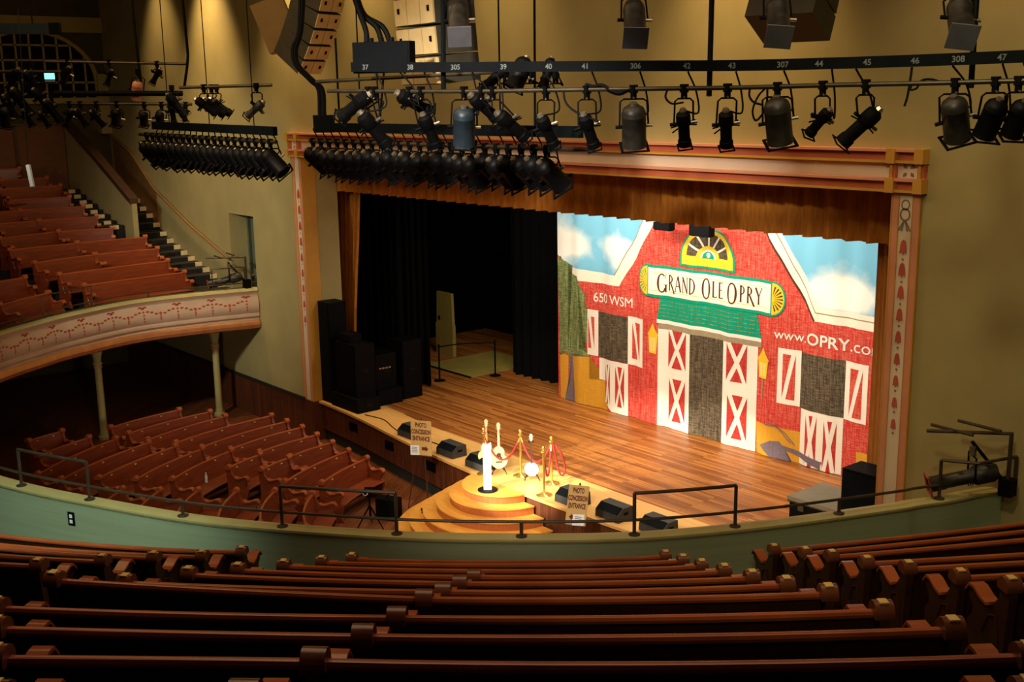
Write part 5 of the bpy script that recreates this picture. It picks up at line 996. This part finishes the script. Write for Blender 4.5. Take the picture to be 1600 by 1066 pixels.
# ------------------------------------------------------------- camera on tripod, bags on the house floor
tp=V(D['TRI'])+V((.0,.15,0)); tp.z=FZ; t=thing('tripod','black camera tripod standing on the house floor behind the parapet','tripod',tuple(tp))
hub=tp+ZZ*.52
for k in range(3):
    a=.4+k*2*PI/3; MB().tube([hub,tp+V((.34*math.cos(a),.34*math.sin(a),.015))],[.022,.012],'black',8).obj('leg',t)
MB().tube([tp+ZZ*.2,tp+ZZ*.72],.02,'black',8).obj('centre_post',t); MB().box(tp+ZZ*.75,(.09,.09,.1),'black').obj('head',t)
t=thing('video_camera','small black camera with a bright lens ring on top of the tripod','camera',tuple(tp+ZZ*.8)); MB().box(tp+ZZ*.86,(.1,.2,.13),'blackgloss',Matrix.Rotation(-.6,3,'Z')).obj('body',t)
d=V((.5,-.8,0)).normalized(); MB().lathe([(.06,0),(.06,.1)],'black',tp+ZZ*.87+d*.08,d).obj('lens',t); MB().lathe([(.062,0),(.062,.02),(.045,.022)],'white',tp+ZZ*.87+d*.18,d,cap=False).obj('lens_ring',t)
p=V(D['BBOX'][0])+V((-.35,-.1,0)); p.z=FZ; t=thing('equipment_bag','black upright equipment bag on the house floor by the oak steps','bag',tuple(p)); MB().box(p+ZZ*.24,(.5,.3,.48),'black',Matrix.Rotation(.5,3,'Z')).obj('bag',t); MB().tube([p+ZZ*.47+V((-.1,0,0)),p+ZZ*.56,p+ZZ*.47+V((.1,0,0))],.014,'navy',6).obj('carry_handle',t)
p=V(D['BBOX'][1])+V((0,.1,0)); p.z=FZ; t=thing('carton','small purple carton with a white label beside the oak steps','box',tuple(p)); MB().box(p+ZZ*.11,(.32,.3,.22),'purple',Matrix.Rotation(.6,3,'Z')).obj('carton',t); Rm=Matrix.Rotation(.6,3,'Z'); MB().box(p+ZZ*.13+Rm@V((.0,-.152,0)),(.1,.004,.05),'white',Rm).obj('label_patch',t)
p=V(D['BBOX'][2])+V((-.35,-.5,0)); p.z=FZ; t=thing('music_stand','small black stand base on the house floor at the foot of the oak steps','stand',tuple(p)); MB().lathe([(.2,0),(.2,.02),(.05,.06),(.02,.09)],'black',p).obj('base',t); MB().lathe([(.02,.08),(.02,.42),(.035,.43),(.035,.47)],'black',p).obj('post',t)
p=V(D['BOT']); t=thing('water_bottle','clear plastic water bottle standing on a main floor pew','bottle',(p.x-.35,p.y+.3,FZ+.455)); o=(p.x-.35,p.y+.3,FZ+.455)
MB().lathe([(.033,0),(.035,.02),(.035,.14),(.03,.17),(.014,.2),(.014,.22)],'clear',o,n=14).obj('bottle_body',t); MB().lathe([(.016,.215),(.016,.24),(.01,.245)],'white',o,n=12).obj('bottle_cap',t)
# outlet on the parapet
k=near_on(*D['OUT'][:2],nf); 
p,s=min(((a.lerp(c,t/8),sa) for (a,sa),(c,_) in zip(nf,nf[1:]) for t in range(8)),key=lambda q:(q[0].x+15.9)**2+(q[0].y+9.95)**2)
Rm=Matrix((V((s.y,-s.x,0)),s,ZZ)).transposed(); c=p+s*.045+ZZ*(-.3)
t=thing('wall_outlet','small dark framed wall socket on the green back of the parapet','outlet',tuple(c)); MB().box(c,(.13,.012,.2),'black',Rm).obj('plate',t)
for q in(.04,-.04): MB().box(c-s*.008+ZZ*q,(.05,.01,.05),'white',Rm).obj('socket',t)
# ------------------------------------------------------------- lighting rig
def perp(a,want):
    a=a.normalized(); w=V(want); w=w-a*w.dot(a); 
    if w.length<1e-3: w=a.orthogonal()
    return w.normalized()
RIGHT=V(D['CAM']['right'])
def fixture(kind,P,B,F,label,group,rail=None,seg=16,mt=None,frame=True,cab=None,simple=False,rad=None):
    P,B,F=V(P),V(B),V(F); ax=(F-B); l=ax.length; ax.normalize(); h=V((RIGHT.x,RIGHT.y,0)).normalized(); h=perp(ax,h)
    t=thing('par_can' if kind=='par' else 'spotlight',label,'stage light',tuple(P),group)
    if kind=='par':
        R_=rad or l*.29; m=mt or 'blackgloss'
        MB().lathe([(.0,-.03*l),(R_*.5,-.02*l),(R_*.86,.06*l),(R_,.16*l),(R_,.2*l),(R_*1.02,.21*l),(R_*1.02,.25*l),(R_,.26*l),(R_,.97*l),(R_*1.04,l),(R_*.93,l),(R_*.9,.8*l)],m,B,ax,seg,cap=False).obj('can',t)
        MB().lathe([(.0,.8*l),(R_*.95,.82*l)],'lens',B,ax,seg,cap=False).obj('lens',t)
        if not simple: MB().lathe([(R_*.3,-.09*l),(R_*.32,-.02*l)],'chrome',B,ax,8).obj('rear_cap',t)
        m0=B+ax*l*.5; w=R_
    else:
        R1=l*.19; R2=l*.15
        MB().lathe([(0,-.02*l),(R1*.5,0),(R1*.95,.08*l),(R1,.16*l),(R1,.36*l),(R1*.8,.42*l)],mt or 'black',B,ax,seg,cap=False).obj('lamp_housing',t)
        MB().lathe([(R1*.8,.4*l),(R2,.44*l),(R2,.8*l),(R2*1.15,.82*l),(R2*1.2,.98*l),(R2*.9,l)],mt or 'black',B,ax,seg,cap=False).obj('lens_tube',t)
        MB().lathe([(0,.9*l),(R2*.95,.92*l)],'lens',B,ax,seg,cap=False).obj('lens',t)
        v=perp(ax.cross(h),ax.cross(h))
        for q in(h,-h,v,-v): MB().tube([B+ax*l*.4+q*R1*.9,B+ax*l*.43+q*R1*1.8],.009,'black',5).obj('shutter_handle',t)
        b=MB(); b.lathe([(R1*.4,-.08*l),(R1*.55,-.01*l)],'chrome',B,ax,8); b.obj('lamp_cap',t)
        m0=B+ax*l*.34; w=R1
    v2=ax.cross(h).normalized()
    if frame:
        e=R_*1.12 if kind=='par' else l*.19; b=MB(); Rm=Matrix((h,v2,ax)).transposed(); c=F+ax*.012
        for s in(-1,1): b.box(c+h*s*e*.95,(e*.2,e*2.1,.012),'navy',Rm); b.box(c+v2*s*e*.95,(e*2.1,e*.2,.012),'navy',Rm)
        b.obj('gel_frame',t)
    # yoke from the pipe clamp to the side pivots
    hz=V((h.x,h.y,0)).normalized() if V((h.x,h.y,0)).length>.2 else h
    top=P+V((0,0,-.11)); 
    if (top-m0).length>.75: top=m0+V((0,0,.35))
    pts=[m0-h*(w+.025),top-hz*(w+.03)*.9-V((0,0,.03)),top-hz*(w)*.8,top+hz*(w)*.8,top+hz*(w+.03)*.9-V((0,0,.03)),m0+h*(w+.025)]
    MB().tube(pts,.011,'black',6).obj('yoke',t)
    for s in(-1,1): MB().tube([m0+h*s*(w+.0),m0+h*s*(w+.07)],.02,'chrome' if s>0 else 'black',8).obj('pivot_knob',t)
    b=MB(); b.box((P+top)/2,(.05,.05,max(.08,(P-top).length)),'black'); b.box(P+V((0,0,.0)),(.07,.07,.09),'black'); b.tube([P+V((0,0,-.09)),P+V((.05,-.05,-.1))],.01,'chrome',6); b.obj('pipe_clamp',t)
    if cab:
        cab=V(cab); MB().tube(catmull([cab,cab.lerp(P,.7)+h*.12-V((0,0,.1)),P+h*.16-V((0,0,.28)),B+h*.03],5),.011,'black',5).obj('power_cord',t)
    return t
GF='stage lights on the front pipe'
# raceway of the front rig
rw=D['RACE']; path=catmull([V(p) for p,_ in rw],4); fr_=frames(path,(0,-14.9,8))
ra=thing('cable_raceway','long dark raceway with pale numbers hanging across the front lighting rig','raceway',tuple(path[len(path)//2]))
MB().sweep([(.045,-.058),(.045,.058),(-.045,.058),(-.045,-.058)],fr_,'navy').obj('trough',ra)
for tx_,p in D['RNUM']:
    vs,fs,bx=text_polys(tx_,1.,.02); s=.062/(bx[3]-bx[2]); p=V(p); k=near_on(p.x,p.y,fr_); q,sv=min(((a.lerp(c,j/8),sa) for (a,sa),(c,_) in zip(fr_,fr_[1:]) for j in range(8)),key=lambda z:(z[0].x-p.x)**2+(z[0].y-p.y)**2)
    r_=V((-sv.y,sv.x,0)); r_=r_ if r_.dot(RIGHT)>0 else -r_
    MB().add([q+sv*.0465+r_*((x-(bx[0]+bx[1])/2)*s)+ZZ*((y-(bx[2]+bx[3])/2)*s) for x,y in vs],fs,'numgrey').obj('stencilled_number',ra,recalc=False)
q=[V(p) for p in D['DBOX']]; c=sum(q,V((0,0,0)))/4-fr_[0][1]*.065; w=(q[1]-q[0]).length; hgt=(q[3]-q[0]).length; sv=fr_[0][1]; Rm=Matrix((V((-sv.y,sv.x,0)),sv,ZZ)).transposed()
t=thing('junction_box','large dark junction box on the left end of the numbered raceway','box',tuple(c)); MB().box(c,(w,.16,hgt),'navy',Rm).obj('box_body',t)
for k in range(3): cc=c+ZZ*(hgt/2)+Rm@V((-.17+.14*k*1.0-.0,0,0)); MB().lathe([(.035,0),(.035,.05)],'black',cc,n=10).obj('cable_gland',t)
MB().box(c+sv*.083,(w*.94,.01,hgt*.92),'navy',Rm).obj('cover_plate',t)
P1=catmull([V(p) for p in D['PIPE1']],4)
tag(MB().tube(P1,.026,'pipe',10).obj('lighting_pipe',loc=P1[0]),'long steel pipe carrying the front row of stage lights under the numbered raceway','pipe')
P0_=[V(p) for p in D['PIPE0']]
tag(MB().tube(catmull(P0_,4),.024,'pipe',8).obj('lighting_pipe',loc=P0_[0]),'short dark pipe behind the left end of the front lighting row','pipe')
dsc=['far left spotlight pointing down to the left on the front pipe','spotlight second from the left on the front pipe, pointing down to the right','small spotlight tilted right, third on the front pipe','spotlight hanging steeply left of the blue black can','blue black can hanging upright near the left of the front pipe','spotlight right of the blue black can, tilted right','larger spotlight tilted right over the row of cans','spotlight hanging below the number 40 end of the raceway','spotlight with bright side knobs left of the middle can','grey black can hanging upright at the middle of the front pipe','upright spotlight first right of the middle can','upright spotlight second right of the middle can','grey black can hanging over the right half of the painted backdrop','short spotlight tilted left beside the right hand can','long spotlight tilted left above the frame corner','grey black can hanging upright by the right end of the front pipe','black can tilted left beside the upright right end can','black can cut by the right edge of the picture']
for k,(kd,P,B,F) in enumerate(D['FX']):
    P,B,F=V(P),V(B),V(F)
    if kd=='par': F=B+(F-B)*1.0
    up_=min(path,key=lambda q:(q.x-P.x)**2+(q.y-P.y)**2); 
    fixture(kd,P,B,F,dsc[k],GF,mt={4:'bluetint',9:'barrel',12:'barrel',15:'barrel'}.get(k),cab=up_-ZZ*.06)
for k,(P,B,F) in enumerate(D['UP']):
    t=fixture('par',P,B,F,['dim can above the raceway in front of the middle speaker array','grey can with a pale square front above the middle of the raceway','grey can in front of the right speaker array','grey can at the upper right above the raceway'][k],'cans above the raceway',mt='barrel',rad=.125,frame=False)
    p=V(P); MB().tube([p,p+ZZ*3.0],.02,'pipe',6).obj('drop_pipe',t)
    B,F=V(B),V(F); ax=(F-B).normalized(); h=perp(ax,RIGHT); v=ax.cross(h); e=.125; Rm=Matrix((h,v,ax)).transposed()
    MB().box(F+ax*.02,(e*2.25,e*2.25,.014),'lens',Rm).obj('diffuser',t)
for k,(kd,P,B,F) in enumerate(D['BK']): fixture(kd,P,B,F,['black can behind the raceway near number 39','spotlight behind the raceway near number 40','dim spotlight behind the raceway left of number 39'][k],'lights behind the raceway')
xl=['black cable wrapped along the front pipe beside the middle can','short cable tail hanging under the front pipe near number 307','cable loop hanging under the front pipe near number 307','loose cable with a plug hanging below number 46','cable tied along the pipe near number 46','cable loop hanging left of the first upright spotlight','cable curving down under the number 40']
for k,pts in enumerate(D['XC']): tag(MB().tube(catmull(pts,5),.03 if k==0 else .012,'black',6).obj('cable',loc=pts[0]),xl[k],'cable')
# pole hangers
pl_=['dark vertical pole right of the middle can of the front rig','dark vertical pole at the right end of the front rig','dark vertical pole in front of the middle speaker array','thin vertical cable pole left of the junction box','thin vertical pole over the right end of the can row','thin vertical pole under the junction box']
for k,(a,c) in enumerate(D['POLES']): tag(MB().tube([a,c],.03 if k<3 else .018,'navy',8).obj('hanging_pole',loc=a),pl_[k],'pole')
cl_=['thick black cable sweeping down past the left speaker array','second black cable bundled beside the left speaker array','left black cable feeding the junction box','middle black cable feeding the junction box','right black cable feeding the junction box','black cable hanging before the far wall left of the wall glow','thin black cable looping to the end of the far pipe']
for k,pts in enumerate(D['CABL']): tag(MB().tube(catmull(pts,6),.035 if k<5 else .028,'black',7).obj('cable',loc=pts[0]),cl_[k],'cable')
# row of cans over the proscenium
a,c=[V(p) for p in D['BAR2']]; r0,r1=[V(p) for p in D['RACE2']]
tag(MB().tube([a,c],.03,'pipe',8).obj('lighting_pipe',loc=a),'steel pipe carrying the long row of cans in front of the stage frame','pipe')
tag(MB().bb((r0.x,r0.y-.04,r0.z-.06),(r1.x,r1.y+.04,r1.z+.06),'navy').obj('cable_raceway',loc=r0),'dark raceway above the long row of cans in front of the stage frame','raceway')
for k,u in enumerate((.2,.75)): tag(MB().tube([r0.lerp(r1,u)+ZZ*.05,V((r0.lerp(r1,u).x,r0.y,CEIL))],.012,'navy',5).obj('hanging_rod',loc=r0.lerp(r1,u)),'thin rod holding the can row before the stage frame, %s of two'%('left','right')[k],'rod')
N2=24
for k in range(N2):
    u=k/(N2-1); p=a.lerp(c,.015+.86*u); ax=V((.05+random.uniform(-.06,.06),.74+random.uniform(-.08,.08),-.70)).normalized(); B=p+V((0,-.12+random.uniform(-.03,.03),-.16+random.uniform(-.03,.02))); F=B+ax*.46
    fixture('par',p,B,F,'black can in the long row before the stage frame, %s from its left end'%ORD[k],'row of cans before the stage frame',seg=12,cab=p+V((.02,.0,.2)),simple=False)
t=thing('junction_box','small dark junction box above the upper left corner of the stage frame','box',tuple(V(D['BOX2'][0]))); q0,q1=[V(p) for p in D['BOX2']]; cc=(q0+q1)/2; MB().box(cc,((q1-q0).xy.length,.2,abs(q0.z-q1.z)),'navy',Rm if False else Matrix.Rotation(math.atan2(RIGHT.y,RIGHT.x),3,'Z')).obj('box_body',t); MB().lathe([(.05,0),(.05,.05)],'chrome',cc+ZZ*abs(q0.z-q1.z)/2,n=10).obj('cable_gland',t)
# left row of cans
a,c=[V(p) for p in D['BAR3']]; r0,r1=[V(p) for p in D['RACE3']]
tag(MB().tube([a,c],.03,'pipe',8).obj('lighting_pipe',loc=a),'steel pipe carrying the row of cans on the left before the plaster wall','pipe')
d=(r1-r0); sv=V((d.y,-d.x,0)).normalized()
tag(MB().sweep([(-.04,-.07),(-.04,.07),(.04,.07),(.04,-.07)],[(r0,sv),(r1,sv)],'navy').obj('cable_raceway',loc=r0),'dark raceway above the row of cans on the left','raceway')
for k,u in enumerate((.15,.5,.85)): tag(MB().tube([r0.lerp(r1,u)+ZZ*.05,V((r0.lerp(r1,u).x,r0.lerp(r1,u).y,CEIL))],.009,'navy',5).obj('hanging_rod',loc=r0.lerp(r1,u)),'thin rod holding the left can row, %s of three'%('left','middle','right')[k],'rod')
N3=20
for k in range(N3):
    u=k/(N3-1); p=a.lerp(c,.06+.9*u); ax=(V((.82,.42+random.uniform(-.08,.08),0))*.72+V((0,0,-.62+random.uniform(-.06,.06)))).normalized(); B=p+V((-.1,-.05,-.17)); F=B+ax*.46
    fixture('par',p,B,F,'black can in the left row before the plaster wall, %s from its left end'%ORD[k],'left row of cans before the plaster wall',seg=12,cab=r0.lerp(r1,.06+.9*u))
# pipes and lights at the far left
pn={'a':'steel pipe with four spotlights before the left plaster wall','b':'upper steel pipe before the arched window','c':'dark raceway pipe crossing before the left wall corner','d':'lower dark pipe crossing before the left wall corner'}
for k,(p,q) in D['PLEFT'].items(): tag(MB().tube([p,q],.05 if k=='c' else .026,'navy' if k=='c' else 'pipe',8).obj('lighting_pipe',loc=p),pn[k],'pipe')
tag(MB().tube(D['PIPE4'],.026,'pipe',8).obj('lighting_pipe',loc=D['PIPE4'][0]),'pipe carrying the dark cluster of lights at the far left edge','pipe')
p,q=[V(x) for x in D['RL']]; d=(q-p); sv=V((d.y,-d.x,0)).normalized()
t=thing('cable_raceway','blue grey raceway at the upper left edge before the arched window','raceway',tuple(q)); MB().sweep([(-.05,-.09),(-.05,.09),(.05,.09),(.05,-.09)],[(p-d*.5,sv),(q,sv)],'bluetint').obj('trough',t); MB().sweep([(-.06,-.1),(-.06,.1),(.06,.1),(.06,-.1)],[(q,sv),(q+d.normalized()*.18,sv)],'navy').obj('end_box',t)
MB().tube([q-d.normalized()*.3+ZZ*.08,V((q.x-d.normalized().x*.3,q.y-d.normalized().y*.3,CEIL))],.012,'navy',5).obj('hanging_rod',t)
fl=['first of three overlapping spotlights on the short left pipe','middle of three overlapping spotlights on the short left pipe','last of three overlapping spotlights on the short left pipe','lone pale barrel spotlight at the right end of the short left pipe','small spotlight hanging at the right end of the upper left pipe','salmon can painted as if warm lit at the left end of the short left pipe','dark spotlight tilted right at the left end of the short left pipe','square cut black can left of the left can row','second black can left of the left can row','dark spotlight just above the left raceway','dark spotlight nearest the left raceway end']+['dark spotlight in the far left cluster, %s counted from the window corner'%o for o in ORD]
for k,(kd,P,B,F) in enumerate(D['FL']): fixture(kd,P,B,F,fl[k],'dark lights at the far left',seg=12,mt={3:'barrel',5:'pink'}.get(k),frame=k!=5)  # salmon colour on one can stands in for warm light on it
# exit sign, hanging tube
p,q,r_=[V(x) for x in D['EXIT']]; w=abs(q.y-p.y); hh=abs(q.z-r_.z); t=thing('lit_sign','small glowing green and white sign before the arched window','sign',(WL+.3,(p.y+q.y)/2,p.z))
MB().bb((WL+.25,p.y-.03,r_.z-.03),(WL+.31,q.y+.03,p.z+.03),'navy').obj('housing',t); b=MB(); b.bb((WL+.31,p.y,r_.z+.09),(WL+.32,q.y,p.z),'exit'); b.bb((WL+.31,p.y,r_.z),(WL+.32,q.y,r_.z+.09),'tube'); b.obj('lit_face',t)
MB().bb((WL+.0,(p.y+q.y)/2-.03,p.z-.2),(WL+.25,(p.y+q.y)/2+.03,p.z-.12),'navy').obj('bracket',t)
a,c,m_=[V(x) for x in D['TUBE']]; t=thing('hanging_tube','thin pale tube hanging on a wire over the left balcony pews','pole',tuple(c)); MB().tube([m_,c],.035,'tube',8).obj('tube',t); MB().tube([m_,a+ZZ*1.5],.005,'black',5).obj('wire',t)
# ------------------------------------------------------------- line arrays
def array(o,n,w,h,d,curve,yaw,label,tilt0=0,split=3):
    t=thing('line_array',label,'speaker array',tuple(o)); p=V(o); th=tilt0
    R0=Matrix.Rotation(yaw,3,'Z')
    for k in range(n):   # from the bottom up
        R=R0@Matrix.Rotation(th,3,'X'); c=p+R@V((0,0,h/2))
        cb=MB().box(c,(w,d,h*.95),'spkside',R).obj('cabinet',t)
        for j in range(split):
            ww=w/split; MB().box(c+R@V((-w/2+ww*(j+.5),-d/2-.012,0)),(ww*.94,.024,h*.88),'spkface',R).obj('grille',cb)
        
        for q in(-w/2+.12,w/2-.12): MB().box(c+R@V((q,-d/2-.028,.02)),(.05,.01,.07),'black',R).obj('badge',cb)
        p=p+R@V((0,0,h)); th+=curve
    MB().tube([p,V((p.x,p.y,CEIL))],.02,'navy',6).obj('hanging_wire',t)
face=math.atan2(RIGHT.y,RIGHT.x)
o=V(D['ARRC'][1]); ar=array(V((o.x-.0,o.y,o.z)),5,.98,.37,.6,-.02,face-.95,'straight beige speaker array hanging above the middle of the rig',0.1)
o=V(D['ARRL'][1]); array(V((o.x-.15,o.y,o.z)),11,.62,.3,.75,-.062,face+.95,'curved beige speaker array with a dark side hanging before the left wall',.62,2)
o=V(D['ARRR'][2]); array(V((o.x,o.y+.2,o.z)),4,.95,.38,.7,-.08,face+2.5,'dark underside of the speaker array at the upper right',.5,3)
t=thing('speaker_cabinet','plain tan box speaker hanging behind the curved left array','speaker',(-21.9,-2.2,9.6)); Rq=Matrix.Rotation(face+.1,3,'Z')@Matrix.Rotation(-.35,3,'Y'); MB().box((-22.6,-2.6,9.6),(.7,.6,1.05),'spkbox',Rq).obj('cabinet',t); MB().box(V((-22.6,-2.6,9.6))+Rq@V((0,0,-.53)),(.62,.5,.02),'orange',Rq).obj('grille',t); MB().tube([(-22.6,-2.6,10.1),(-22.6,-2.6,CEIL)],.015,'navy',6).obj('hanging_wire',t)
# ------------------------------------------------------------- follow spots on the balcony ends
def framed_spot(o,sx_,label,l2,along,inn):
    o=V(o); along=V(along).normalized(); inn=V(inn).normalized()
    t=thing('pipe_bracket',l2,'bracket',tuple(o)); 
    MB().tube([o,o+ZZ*.9],.03,'bronze',8).obj('upright',t); MB().tube([o+ZZ*.88,o+ZZ*.88+along*1.1],.026,'bronze',8).obj('arm',t)
    MB().tube([o+ZZ*.9+along*.75-inn*.35,o+ZZ*.9+along*.75+inn*.3],.024,'bronze',8).obj('cross_pipe',t); MB().tube([o+ZZ*.97+along*.4-inn*.35,o+ZZ*.97+along*.4+inn*.3],.024,'bronze',8).obj('cross_pipe',t)
    MB().tube([o+ZZ*.2+along*.05,o+ZZ*.75+along*.5],.024,'navy',8).obj('brace',t)
    MB().box(o+ZZ*.12,(.18,.18,.24),'black').obj('clamp_block',t)
    a=o+ZZ*.34+along*.12-inn*.03; f=o+ZZ*.12+along*1.1+inn*.08; ax=(f-a).normalized(); l=(f-a).length
    s=thing('spotlight',label,'stage light',tuple(a),'spotlights on the balcony ends')
    MB().lathe([(0,-.02),(.1,0),(.14,.08),(.14,.3),(.1,.36),(.1,.7),(.11,.72),(.11,l-.03),(.13,l)],'barrel',a,ax,16,cap=False).obj('barrel',s)
    h=perp(ax,ZZ); v=ax.cross(h); Rm=Matrix((h,v,ax)).transposed(); b=MB(); e=.12
    for q in(-1,1): b.box(f+h*q*e,(.03,.27,.02),'redbracket',Rm); b.box(f+v*q*e,(.27,.03,.02),'redbracket',Rm)
    b.obj('gel_frame',s); MB().lathe([(0,0),(.1,.01)],'lens',f-ax*.05,ax,14,cap=False).obj('lens',s)
    m=a+ax*.35; MB().tube([m-v*.17,m-v*.17+ZZ*.3,m+v*.17+ZZ*.3,m+v*.17],.014,'black',6).obj('yoke',s); MB().box(m+ZZ*.36,(.07,.07,.14),'chrome').obj('pipe_clamp',s)
    for k in range(5):
        for q in(v,-v): MB().tube([a+ax*(.32+.03*k)+q*.1,a+ax*(.32+.03*k)+q*.2-ZZ*.05],.008,'black',5).obj('shutter_handle',s)
framed_spot((-7.05,-.3,2.55),1,'long black spotlight with a red front frame at the right end of the near balcony','dark pipe bracket with crossed arms at the right end of the near balcony',(-.75,-.62,0),(1,-.1,0))
framed_spot((-29.5,-.25,2.8),1,'black spotlight clamped at the stage end of the left balcony','dark pipe bracket at the stage end of the left balcony',(-.55,-.8,0),(.7,-.1,0))
# ------------------------------------------------------------- lights
def spot(n,loc,to,power,ang,col=(1,.8,.55),blend=.6,size=.25):
    l=bpy.data.lights.new(n,'SPOT'); l.energy=power; l.spot_size=math.radians(ang); l.spot_blend=blend; l.color=col; l.shadow_soft_size=size
    o=bpy.data.objects.new(n,l); COL.objects.link(o); o.location=loc; o.rotation_euler=(V(to)-V(loc)).to_track_quat('-Z','Y').to_euler(); return o
def area(n,loc,to,power,sx_,sy,col=(1,.85,.65)):
    l=bpy.data.lights.new(n,'AREA'); l.energy=power; l.shape='RECTANGLE'; l.size=sx_; l.size_y=sy; l.color=col
    o=bpy.data.objects.new(n,l); COL.objects.link(o); o.location=loc; o.rotation_euler=(V(to)-V(loc)).to_track_quat('-Z','Y').to_euler(); return o
W1=(1,.68,.32); W2=(1,.84,.62); W3=(1,.9,.76)
# stage
area('border_light_backdrop',(-17.3,2.4,6.3),(-17.3,5.2,2.2),560,8.5,.4,W3)
spot('front_wash',(-6.5,-15.5,11.8),(-16.2,2.6,.8),9500,33,W3,.6,.4)
spot('front_wash_left',(-16,-14,11.5),(-19,1.0,.5),2200,30,W2,.8,.4)
spot('instrument_special',(-17,-11,11.0),(-17.3,-.3,.1),17000,8,(1,.92,.75),.6,.1)
spot('balcony_front_special',(-20.2,-10.5,3.7),(-17.5,.6,.35),10000,15,(1,.92,.76),.5,.05)
spot('balcony_front_special',(-14.6,-9.0,3.7),(-17.3,.6,.3),8500,17,(1,.92,.76),.5,.05)
spot('step_special',(-10,-11,11),(-17.9,-1.5,-.3),3400,14,(1,.78,.42),.6,.2)
# wall washes
for x,p in((-34.6,900),(-31.2,2600),(-26.6,1700),(-23,900),(-18,800),(-12.0,1900),(-7.6,700)): spot('wall_wash',(x,-1.3,13.2),(x,.1,6.5),p,58,W1,1.,.2)
area('house_front',(-18,-9,13.0),(-18,0,4),440,14,3,(1,.64,.28))
spot('wall_green_fill',(-22,-12,9),(-31,0,3.5),3700,46,(1,.97,.8),1.,.5)
# light over the seats of the near balcony
area('balcony_overhead',(-7,-8.5,13.2),(-6.5,-9,0),280,9,6,(1,.72,.48))
spot('frame_fill',(-14,-13,10),(-18,0,5.0),600,66,(1,.84,.62),1.,.5)
spot('right_wall_fill',(-4,-10,11.5),(-7,0,4),780,60,(1,.88,.5),1.,.4)
spot('main_floor_wash',(-17,-6,12),(-24.0,-3.2,-.8),1500,40,(1,.74,.48),.9,.4)
spot('left_balcony_wash',(-24,-8,12.6),(-34,-4,4),800,52,(1,.64,.4),.9,.4)
spot('fascia_wash',(-19,-7.5,1.8),(-29.6,-4,2.0),520,46,(1,.78,.58),.9,.3)
spot('parapet_fill_left',(-9,-15,10.5),(-16.0,-10.0,2.0),4200,36,(.76,1,.88),1.,.5)
spot('parapet_fill_right',(-2,-12,9.5),(-9,-4,2.0),420,60,(1,.82,.45),1.,.5)
area('backstage_work_light',(-26.6,5.2,6.5),(-26.9,6.6,1.2),16,.8,.8,(1,.85,.4))
w=bpy.data.worlds.new('world'); sc.world=w; w.use_nodes=True; w.node_tree.nodes['Background'].inputs[0].default_value=(.5,.5,.6,1); w.node_tree.nodes['Background'].inputs[1].default_value=.02
# ------------------------------------------------------------- camera
c=D['CAM']; cd=bpy.data.cameras.new('camera'); co=bpy.data.objects.new('camera',cd); COL.objects.link(co)
cd.sensor_width=36; cd.sensor_fit='HORIZONTAL'; cd.lens=c['f']*36/1600; cd.clip_end=200; cd.clip_start=.05
r_,u_,f_=V(c['right']),V(c['up']),V(c['fwd']); m=Matrix((r_,u_,-f_)).transposed().to_4x4(); m.translation=V(c['loc']); co.matrix_world=m
sc.camera=co
sc.view_settings.view_transform='Standard'; sc.view_settings.look='None'; sc.view_settings.exposure=0
sc.cycles.max_bounces=5; sc.cycles.diffuse_bounces=3; sc.cycles.glossy_bounces=2; sc.cycles.use_denoising=True; sc.cycles.sample_clamp_indirect=4
for o in ALL:
    if '_o' in o: del o['_o']
